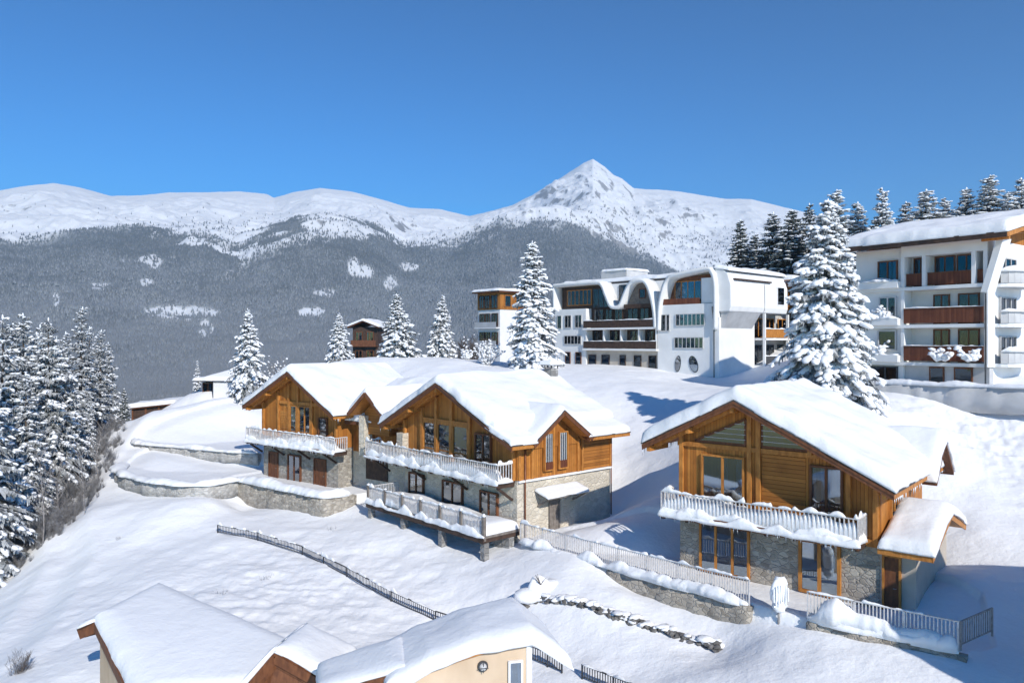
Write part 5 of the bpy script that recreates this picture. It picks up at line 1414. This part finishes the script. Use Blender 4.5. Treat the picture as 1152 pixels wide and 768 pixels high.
# ================================================================== small buildings far off
H0 = thing('apartment_building', 'small three storey white block with wooden top floor behind the tall spruce', 'building', (-5.5,123.8,-2.5), math.atan2(-0.74,0.68))
bm = bmesh.new(); box(bm, 0, 5.3, 0, 8, -6, 7.6); part('wall', bm, 'plaster', H0)
bm = bmesh.new(); box(bm, -0.1, 5.4, -0.1, 8.1, 7.6, 10.3); part('top_floor', bm, 'wood', H0)
bm = bmesh.new(); box(bm, -0.7, 6.0, -0.8, 8.6, 10.3, 10.55); r0 = part('roof', bm, 'wood_brown', H0)
blanket('snow_cover', quad_base((-0.8,-0.9,10.56),(6.1,-0.9,10.56),(6.1,8.7,10.56),(-0.8,8.7,10.56), 24, 24), 0.4, r0, seed=130)
for z in (1.9, 4.9, 7.8):
    for x0, x1 in ((0.4,1.6),(1.8,3.0),(3.4,4.9)): window(H0, (0,0 if z < 7 else -0.1,0), (1,0,0), (0,-1,0), x0, x1, z, z+2.1, 1, 'wood_dark', curtain=0.25)
    if z > 7:
        for y0_ in (0.8, 3.2): window(H0, (5.4,0,0), (0,1,0), (1,0,0), y0_, y0_+1.4, z+0.2, z+2.1, 0, 'wood_trim', curtain=0.1)
for z in (1.7, 4.7):
    bm = bmesh.new(); box(bm, 0, 5.35, -0.9, -0.003, z-0.15, z); bl = part('balcony', bm, 'plaster', H0)
    bm = bmesh.new(); box(bm, 0.05, 5.3, -0.88, -0.84, z, z+0.9); part('parapet', bm, 'plaster_grey', bl)

p = (-39.9,95.5); g0 = -7.3
PV = thing('pavilion', 'little white pavilion with dark glass doors on the snowy hilltop at left', 'pavilion', (-39.8,95,g0), R(-8))
bm = bmesh.new(); box(bm, 2.4, 5.3, 0, 4, -2, 2.25); part('wall', bm, 'plaster', PV)
bm = bmesh.new(); box(bm, 0, 2.397, 1.6, 4, -2, 2.1); part('wall', bm, 'plaster_grey', PV)
window(PV, (0,1.6,0), (1,0,0), (0,-1,0), 0.1, 0.8, 0, 2.0, 0, 'wood_brown', curtain=0.1); window(PV, (0,1.6,0), (1,0,0), (0,-1,0), 0.9, 2.3, 0, 2.05, 1, 'wood_brown', curtain=0.6)
window(PV, (2.4,0,0), (0,1,0), (-1,0,0), 0.1, 1.4, 0, 2.1, 0, 'metal_dark', curtain=0)
bm = bmesh.new(); box(bm, -0.2, 5.5, -0.2, 4.2, 2.253, 2.4); rp = part('roof', bm, 'slate', PV)
Bp = quad_base((-0.3,-0.3,2.4),(5.6,-0.3,2.4),(5.6,4.3,2.4),(-0.3,4.3,2.4), 30, 24)
Bp[..., 2] += 0.95*np.clip(1-np.maximum(abs(Bp[..., 0]-3.6)/2.6, abs(Bp[..., 1]-2)/2.3), 0, 1)
blanket('snow_cover', Bp, 0.4, rp, seed=140, lump=0.1)

SB = thing('shelter', 'low brown timber shelter with slanting snow roof beside the far path', 'shelter', (-48.8,97,-10.2), R(8))
bm = bmesh.new(); prism_xz(bm, [(0,-2),(5.0,-2),(5.0,2.0),(0,1.5)], 0, 4); part('wall', bm, 'wood_dark', SB)
bm = bmesh.new(); extr(bm, [(-0.6,-0.5,1.5),(5.4,-0.5,2.1),(5.4,4.4,2.1),(-0.6,4.4,1.5)], (0,0,0.16)); rs_ = part('roof', bm, 'wood_brown', SB)
blanket('snow_cover', quad_base((-0.7,-0.6,1.66),(5.5,-0.6,2.27),(5.5,4.5,2.27),(-0.7,4.5,1.66), 30, 24), 0.55, rs_, seed=141, lump=0.12)
for x in (0.1, 1.7, 3.3, 4.85):
    bm = bmesh.new(); box(bm, x-0.1, x+0.1, -0.12, -0.003, -1.5, 1.5+x*0.1); part('post', bm, 'wood_brown', SB)

HD = thing('house', 'small dark wooden house half hidden behind the spruces on the crest', 'house', (-27.6,131,-5.5), R(-10))
bm = bmesh.new(); box(bm, 0, 4.5, 0, 6, -8, 8.0); part('wall', bm, 'wood_dark', HD)
bm = bmesh.new(); box(bm, -0.1, 4.6, -1.0, -0.003, 4.6, 4.8); box(bm, 0, 4.5, -1.0, -0.94, 4.8, 5.7); part('balcony', bm, 'wood_brown', HD)
for x in (0.5, 2.5): window(HD, *FR, x, x+1.3, 5.2, 7.2, 1, 'wood_brown', curtain=0.3); window(HD, *FR, x, x+1.3, 2.2, 4.0, 1, 'wood_brown', curtain=0.3)
bm = bmesh.new(); prism_xz(bm, [(-0.6,7.8),(2.25,8.9),(5.1,7.8),(5.1,8.0),(2.25,9.1),(-0.6,8.0)], -1.2, 6.5); rh = part('roof', bm, 'wood_brown', HD)
blanket('snow_cover', gable_base([(-0.7,8.0),(2.25,9.12),(5.2,8.0)], -1.3, 6.6, 24, 24), 0.4, rh, seed=145)
# ================================================================== spruces
def spruce_data(seed, H, Rr, snow=0.8, tiers=26, low=0.06, dens=1.0, sag=0.5, power=0.8, needle='needle', blob_lo=True, gap=0.0, snow_lo=0.0):
    """trunk, crown and snow meshes of one spruce: whorls of sagging boughs with needle sprays and snow pads"""
    r = np.random.RandomState(seed)
    CV, CF, cn = [], [], 0
    B = Blobs(seed+1)
    tv = []; tf = []
    # trunk
    k = 8; zs = np.linspace(-1.5, H*0.985, 12)
    lean = r.uniform(-0.012, 0.012, 2)*H
    for z in zs:
        rad = max(0.012, 0.020*H*(1-z/H*0.98)*0.9)
        for j in range(k):
            a = j*2*np.pi/k; tv.append((rad*np.cos(a)+lean[0]*(z/H)**2, rad*np.sin(a)+lean[1]*(z/H)**2, z))
    tf = [(i*k+j, i*k+(j+1)%k, (i+1)*k+(j+1)%k, (i+1)*k+j) for i in range(len(zs)-1) for j in range(k)]
    side = r.uniform(0.72, 1.25, 8)
    for ti in range(tiers):
        u = (ti+r.uniform(-0.6, 0.6))/tiers
        u = min(max(u, 0), 0.985)
        zb = H*(low+(0.985-low)*u**0.92)
        f = 1-(zb/H)
        Lt = Rr*(f/(1-low))**power*r.uniform(0.82, 1.12)+0.10
        nb = max(4, int((6+5*f)*dens*r.uniform(0.85, 1.15)))
        a0 = r.rand()*6.28
        for bi in range(nb):
            if r.rand() < gap: continue
            a = a0+bi*2*np.pi/nb+r.uniform(-0.25, 0.25)
            L = Lt*r.uniform(0.62, 1.18)*np.interp((a % 6.2832)/6.2832*8, np.arange(9), np.append(side, side[0]))
            dx = np.array([np.cos(a), np.sin(a), 0]); dy = np.array([-np.sin(a), np.cos(a), 0])
            slope = 0.45-0.85*f+r.uniform(-0.22, 0.22); sg = sag*(0.35+0.65*f)*r.uniform(0.7, 1.2)
            z0 = zb+r.uniform(-0.5, 0.5)*H/tiers*1.1
            off = np.array([lean[0]*(zb/H)**2, lean[1]*(zb/H)**2, 0])
            def P(s): return off+dx*L*s+np.array([0,0,z0+L*(slope*s-sg*s*s+0.16*sg*s**5)])
            # needle sprays both sides and hanging below
            ns = max(5, int(L/0.13*dens))
            for q in range(ns):
                s = 0.10+0.90*(q+r.rand())/ns
                c = P(s)
                for sd_ in (-1, 1):
                    ll = max(0.13, min(0.85, L*0.34*(1.05-s)+0.14))*r.uniform(0.7, 1.25)
                    t = dx*(0.55+0.3*r.rand())+dy*sd_*(0.8*r.rand()+0.35); t /= np.linalg.norm(t)
                    wdt = ll*0.26
                    tip = c+t*ll+np.array([0,0,-ll*(0.35+0.5*r.rand())])
                    mid = c+t*ll*0.55+np.array([0,0,-ll*0.08])
                    pn = np.cross(t, [0,0,1]); pn /= np.linalg.norm(pn)
                    CV += [c, mid+pn*wdt, tip, mid-pn*wdt]; CF.append((cn, cn+1, cn+2, cn+3)); cn += 4
                if r.rand() < 0.75:   # hanging twig
                    ll = r.uniform(0.18, 0.5)*(0.5+0.6*min(1, L/2))
                    pn = dx*np.cos(q)+dy*np.sin(q)
                    CV += [c+pn*0.07, c-pn*0.07, c-pn*0.03+np.array([0,0,-ll]), c+pn*0.03+np.array([0,0,-ll*0.9])]; CF.append((cn, cn+1, cn+2, cn+3)); cn += 4
            # snow pads
            if f > 1-snow_lo: continue
            nbk = max(2, int(L/0.30))
            for q in range(nbk):
                if r.rand() > snow: continue
                s = 0.24+0.76*(q+r.uniform(0.1, 0.9))/nbk
                c = P(min(s, 1.0)); c2 = P(min(s+0.05, 1.05))
                w_ = (0.12+0.15*min(1, L/2.4))*r.uniform(0.5, 1.35)*(0.6+0.4*snow)
                B.add(c+dy*r.uniform(-0.25, 0.25)*w_*2+np.array([0,0,w_*0.30]), c2-c, w_*1.35, w_*1.0, w_*0.52, blob_lo, 0.2)
                if r.rand() < 0.8*snow:
                    sd_ = r.choice((-1, 1)); B.add(c+dy*sd_*w_*1.5+dx*w_*0.3+np.array([0,0,-w_*0.25]), dx*0.6+dy*sd_+np.array([0,0,-0.55]), w_*1.0, w_*0.62, w_*0.42, blob_lo, 0.25)
    # tip
    B.add((lean[0],lean[1],H*0.985), (0,0,1), H*0.014, H*0.004, H*0.004, True, 0.2)
    tm = np_data('trunk', np.array(tv), [np.array(tf)]); tm.materials.append(M['bark'])
    cm = np_data('crown', np.array(CV), [np.array(CF)], False); cm.materials.append(M[needle])
    sm = np_data('snow', np.concatenate(B.V), [np.concatenate(B.F)]); sm.materials.append(M['snow_tree'])
    return dict(H=H, parts=[('trunk', tm), ('crown', cm), ('snow', sm)])

def plant(proto, name, label, cat, loc, H, widen=1.0, rot=None, group=None):
    t = thing(name, label, cat, loc, RNG.uniform(0, 6.28) if rot is None else rot, group)
    s = H/proto['H']; t.scale = (s*widen, s*widen, s)
    for n, me in proto['parts']:
        o = link(n, me, None, t)
        if n != 'trunk': o['kind'] = 'stuff'
    return t

PB = spruce_data(5, 15.0, 4.2, 0.9, 52, 0.03, 1.3, 0.62, 0.80, 'needle_frost', False)
PM = [spruce_data(50+i, 11.0, 2.9, 0.75, 36, 0.03, 1.15, 0.55, 0.85, 'needle_frost') for i in range(3)]
PT = spruce_data(61, 15.0, 2.4, 0.9, 48, 0.03, 1.1, 0.5, 0.62, 'needle_frost', False)
PD = [spruce_data(70+i, 15.0, 2.7, 0.45, 36, 0.05, 1.0, 0.42, 0.85, 'needle') for i in range(2)]
PR = [spruce_data(80+i, 15.0, 2.9, 0.8, 38, 0.05, 1.0, 0.45, 0.85, 'needle_frost', True, 0.15) for i in range(2)]
PF = [spruce_data(90+i, 19.0, 3.2, 0.5, 46, 0.08, 0.95, 0.48, 0.66, 'needle_frost', True, 0.15) for i in range(4)]
PS = spruce_data(97, 20.0, 2.2, 0.34, 34, 0.30, 0.9, 0.45, 0.6, 'needle_frost', True, 0.2)

def spruce_at(proto, label, x, Y, top, group, base=None, widen=1.0, name='spruce', sink=0.0):
    X = (x-576)/FPX*Y
    g = gz(X, Y) if base is None else (384-base)/FPX*Y
    g -= sink
    return plant(proto, name, label, 'spruce tree', (X, Y, g), (384-top)/FPX*Y-g, widen, None, group)

spruce_at(PB, 'biggest snow laden spruce standing between the right chalet and the block at right edge', 934, 49.0, 222, 'spruces around the buildings', base=474)
spruce_at(PT, 'tall narrow snow laden spruce left of the long apartment block', 600, 88, 270, 'spruces around the buildings', base=418, widen=1.15)
spruce_at(PM[0], 'snow covered spruce just left of the left chalet roof', 278, 86, 346, 'spruces around the buildings', base=448)
spruce_at(PM[1], 'wide snowy spruce above the left chalet roof, largest of three on the crest', 447, 98, 330, 'spruces around the buildings', base=414, widen=1.3)
spruce_at(PM[2], 'snowy spruce right of the wide one on the crest, nearest the small white block', 497, 101, 332, 'spruces around the buildings', base=409, widen=1.1)
spruce_at(PM[0], 'smaller snowy spruce left of the wide one on the crest', 381, 97, 351, 'spruces around the buildings', base=412, widen=1.15)
spruce_at(PR[0], 'thin young spruce with white tip beside the little pavilion', 222, 99, 405, 'spruces around the buildings', base=452, widen=0.8)
spruce_at(PD[0], 'dark little spruce at the far end of the path near the timber shelter', 139, 92, 436, 'spruces around the buildings', widen=1.1)

G = 'spruces behind the apartment blocks'
for i, (x, Y, top, p, wd, lab) in enumerate([
  (834,108,246,PD[0],1.0,'dark spruce farthest left above the long block roof'),
  (868,104,238,PD[1],1.15,'dark bushy spruce, left of the dense dark group over the block'),
  (889,100,235,PD[0],1.25,'dark bushy spruce in the middle of the dense dark group'),
  (912,104,228,PD[1],0.9,'dark slim spruce right of the dense dark group behind the biggest tree'),
  (941,93,212,PR[1],1.0,'snowy spruce peeking just behind the top of the biggest tree'),
  (966,96,226,PR[0],1.1,'bushy snowy spruce right after the biggest tree top, over the roof'),
  (993,92,210,PR[1],0.8,'slim pointed snowy spruce over the left end of the right block roof'),
  (1018,98,226,PR[0],1.1,'low snowy spruce between the slim and the wide ones over the roof'),
  (1041,93,212,PR[0],1.35,'wide snowy spruce over the middle of the right block roof'),
  (1063,99,222,PR[1],1.1,'snowy spruce right after the wide one over the roof'),
  (1087,95,210,PR[0],1.15,'snowy spruce left of the tallest one over the right block roof'),
  (1113,93,196,PR[1],1.25,'tallest snowy spruce over the right block roof'),
  (1150,90,199,PR[0],1.0,'snowy spruce at the right edge of the sky over the roof'),
  (852,112,262,PD[0],1.2,'dark low spruce behind the two dark ones over the long block'),
  (985,108,246,PD[0],1.3,'dark spruce filling the gap behind the slim pointed one'),
  (1134,104,215,PR[1],1.3,'snowy spruce filling the gap left of the right edge tree')]):
    spruce_at(p, lab, x, Y, top, G, widen=wd*1.6)

G = 'spruces of the wood at left'
for i, (x, Y, top, p, wd, lab) in enumerate([
  (4,60,353,PF[0],1.15,'snowy spruce at the left picture edge, front row of the wood'),
  (27,73,351,PF[1],1.1,'snowy spruce with pointed top, second from the left edge'),
  (47,86,364,PF[2],1.0,'snowy spruce half hidden behind the second from the left edge'),
  (55,66,356,PF[3],1.0,'snowy spruce with thin pale top in the middle of the wood'),
  (72,92,372,PF[0],1.0,'snowy spruce in the back row left of the tallest pointed one'),
  (90,78,344,PS,1.15,'tallest pointed spruce of the wood with long bare lower trunk'),
  (100,94,366,PF[1],0.9,'snowy spruce in the back row right of the tallest pointed one'),
  (112,83,370,PS,1.2,'slim spruce with bare trunk, second last to the right of the wood'),
  (123,96,384,PF[2],0.85,'slender snowy spruce at the right end of the wood'),
  (14,80,362,PF[3],1.1,'snowy spruce behind the one at the left picture edge'),
  (-14,66,352,PF[2],1.1,'snowy spruce cut by the left picture edge, middle row'),
  (-22,52,372,PF[1],1.1,'snowy spruce cut by the left picture edge, front row'),
  (38,76,372,PF[2],1.1,'snowy spruce in the second row between two pointed tops'),
  (78,68,400,PF[3],0.9,'short snowy spruce in front of the tallest pointed one'),
  (30,60,418,PF[1],1.1,'short broad snowy spruce low in the wood near the left edge'),
  (62,82,380,PF[1],1.05,'snowy spruce in the third row behind the pale topped one'),
  (100,72,440,PF[0],0.9,'short snowy spruce at the foot of the bare trunks')]):
    spruce_at(p, lab, x, Y, top, G, widen=wd)

# ================================================================== bare frosted shrubs and saplings
def twigs_data(seed, H, n=14, spread=0.45, sub=6, r0=0.022, single=False):
    """thin forking stems as three sided rods"""
    r = np.random.RandomState(seed); V, F = [], []; c = [0]
    def rod(p, q, ra, rb):
        d = q-p; d = d/max(np.linalg.norm(d), 1e-9)
        s = np.cross(d, [0.3,0.2,1.0]); s /= max(np.linalg.norm(s), 1e-9); t = np.cross(s, d)
        for e, rad in ((p, ra), (q, rb)):
            for j in range(3): a = j*2.094; V.append(e+(s*np.cos(a)+t*np.sin(a))*rad)
        b = c[0]
        for j in range(3): F.append((b+j, b+(j+1)%3, b+3+(j+1)%3, b+3+j))
        c[0] += 6
    def grow(p, d, L, rad, lv):
        k = 4 if lv == 0 else 3
        q = p
        for i in range(k):
            d2 = d+r.uniform(-0.18, 0.18, 3); d2[2] += 0.06; d2 /= np.linalg.norm(d2)
            e = q+d2*L/k; rod(q, e, rad*(1-i/k*0.6), rad*(1-(i+1)/k*0.6))
            if lv < 2:
                for m in range(sub if lv == 0 else 2):
                    if lv == 0 and single and i == 0: continue
                    a = r.rand()*6.28; bd = d2*0.7+np.array([np.cos(a), np.sin(a), 0.15])*r.uniform(0.5, 0.9); bd /= np.linalg.norm(bd)
                    grow(q+(e-q)*r.rand(), bd, L*r.uniform(0.22, 0.42)*(1-0.12*i), rad*0.5, lv+1)
            q = e; d = d2
    for i in range(1 if single else n):
        a = r.rand()*6.28; s = 0 if single else spread*r.rand()
        d = np.array([np.cos(a)*s, np.sin(a)*s, 1.0]); d /= np.linalg.norm(d)
        grow(np.array([0 if single else r.uniform(-.2,.2), 0 if single else r.uniform(-.2,.2), -0.3]), d, H*r.uniform(0.6, 1.0), r0, 0)
    return np.array(V), np.array(F)

def bush(name, label, cat, loc, seed, H, n, spread, mat, r0=0.02, sub=4, group=None, frost=0.0):
    V, F = twigs_data(seed, H, n, spread, sub, r0)
    t = thing(name, label, cat, loc, 0, group)
    np_mesh('twigs', V, [F], mat, t, False)
    if frost:
        b = Blobs(seed); r = np.random.RandomState(seed)
        sel = V[r.randint(0, len(V), int(frost))]
        for v in sel:
            if v[2] > 0.2: b.add(v, (r.uniform(-1,1), r.uniform(-1,1), r.uniform(-.2,.6)), 0.16*r.uniform(.5,1.4), 0.12, 0.10, True, 0.35)
        b.build('snow', 'snow_tree', t)
    return t
def on(x, Y, dz=0): X = (x-576)/FPX*Y; return (X, Y, gz(X, Y)+dz)
bush('frosted_bush', 'round white hoar frosted bush left of the foot of the tall narrow spruce', 'bush', on(548,92), 3, 3.1, 22, 0.9, 'twig_white', 0.035, 5, frost=420)
bush('frosted_bush', 'grey frosted bare bush behind the left chalet roof beside the snowy spruce', 'bush', on(312,92), 4, 4.6, 16, 0.55, 'twig', 0.035, 5, frost=160)
bush('frosted_bush', 'low white bush between the crest spruces and the round white bush', 'bush', on(524,96), 5, 1.8, 16, 0.9, 'twig_white', 0.03, 4, frost=200)
bush('bare_bush', 'dark bare twiggy bush in the lower left corner of the snow', 'bush', hit(22,756), 6, 1.3, 26, 0.55, 'twig_dark', 0.008, 4)
bush('bare_bush', 'dark bushy conifer scrub behind the snowy spruces beside the small white block', 'bush', on(527,112), 7, 5.5, 30, 0.6, 'twig_dark', 0.05, 5, frost=60)
# tufts poking through the open slope
for i, (x, y, lab) in enumerate(((372,596,'thin dry twigs left of the dark fence high on the slope'), (250,668,'thin dry twigs above the lower left roof'), (300,650,'sparse dry twigs between the fence and the lower left roof'), (135,606,'faint dry twigs on the open slope left of the fence'))):
    bush('dry_twigs', lab, 'twigs', hit(x, y), 20+i, 0.55, 14, 0.9, 'twig', 0.006, 2, 'dry twigs on the open slope')
# tall bare saplings at the edge of the wood
for i, (x, y, top, lab) in enumerate(((48,612,470,'bare frosted sapling in front of the wood, left one of two'), (95,578,455,'bare frosted sapling in front of the wood, right one of two'),
                                      (64,590,520,'shorter bare sapling between the two taller ones'), (112,540,470,'thin bare sapling near the right end of the wood'))):
    h_ = hit(x, y); Hs = (384-top)/FPX*h_[1]-h_[2]
    V, F = twigs_data(40+i, Hs*1.15, 1, 0, 6, 0.05, True)
    t = thing('bare_sapling', lab, 'sapling', h_, 0, 'bare saplings at the wood edge'); np_mesh('trunk', V, [F], 'bark_pale', t, False)

# scrub covering the shaded bank under the wood
SCR = [twigs_data(200+i, 2.3, 12, 0.5, 5, 0.015) for i in range(8)]
rs = np.random.RandomState(8); VV, FF, nn = [], [], 0
edge = [hit(*p)[:2] for p in ((-40,690),(0,652),(40,622),(80,590),(112,548),(128,505),(136,478))]
E = np.array(edge)
for i in range(480):
    t = rs.rand()**0.8*(len(E)-1); k = int(t); q = E[k]*(1-t+k)+E[min(k+1, len(E)-1)]*(t-k)
    d = rs.rand()**1.4*8.0-0.3
    x, y = q[0]-d, q[1]+rs.uniform(-1, 1)
    V, F = SCR[rs.randint(8)]; s = rs.uniform(0.4, 1.25)*(0.45+0.55*min(1, max(0, d)/2.5)); a = rs.rand()*6.28
    W = V.copy()*s; W = np.stack([W[:, 0]*np.cos(a)-W[:, 1]*np.sin(a)+x, W[:, 0]*np.sin(a)+W[:, 1]*np.cos(a)+y, W[:, 2]+gz(x, y)], 1)
    VV.append(W); FF.append(F+nn); nn += len(W)
o = np_mesh('winter_scrub', np.concatenate(VV), [np.concatenate(FF)], 'twig', None, False)
tag(o, 'tangled leafless scrub covering the shaded bank below the wood', 'scrub', kind='stuff')
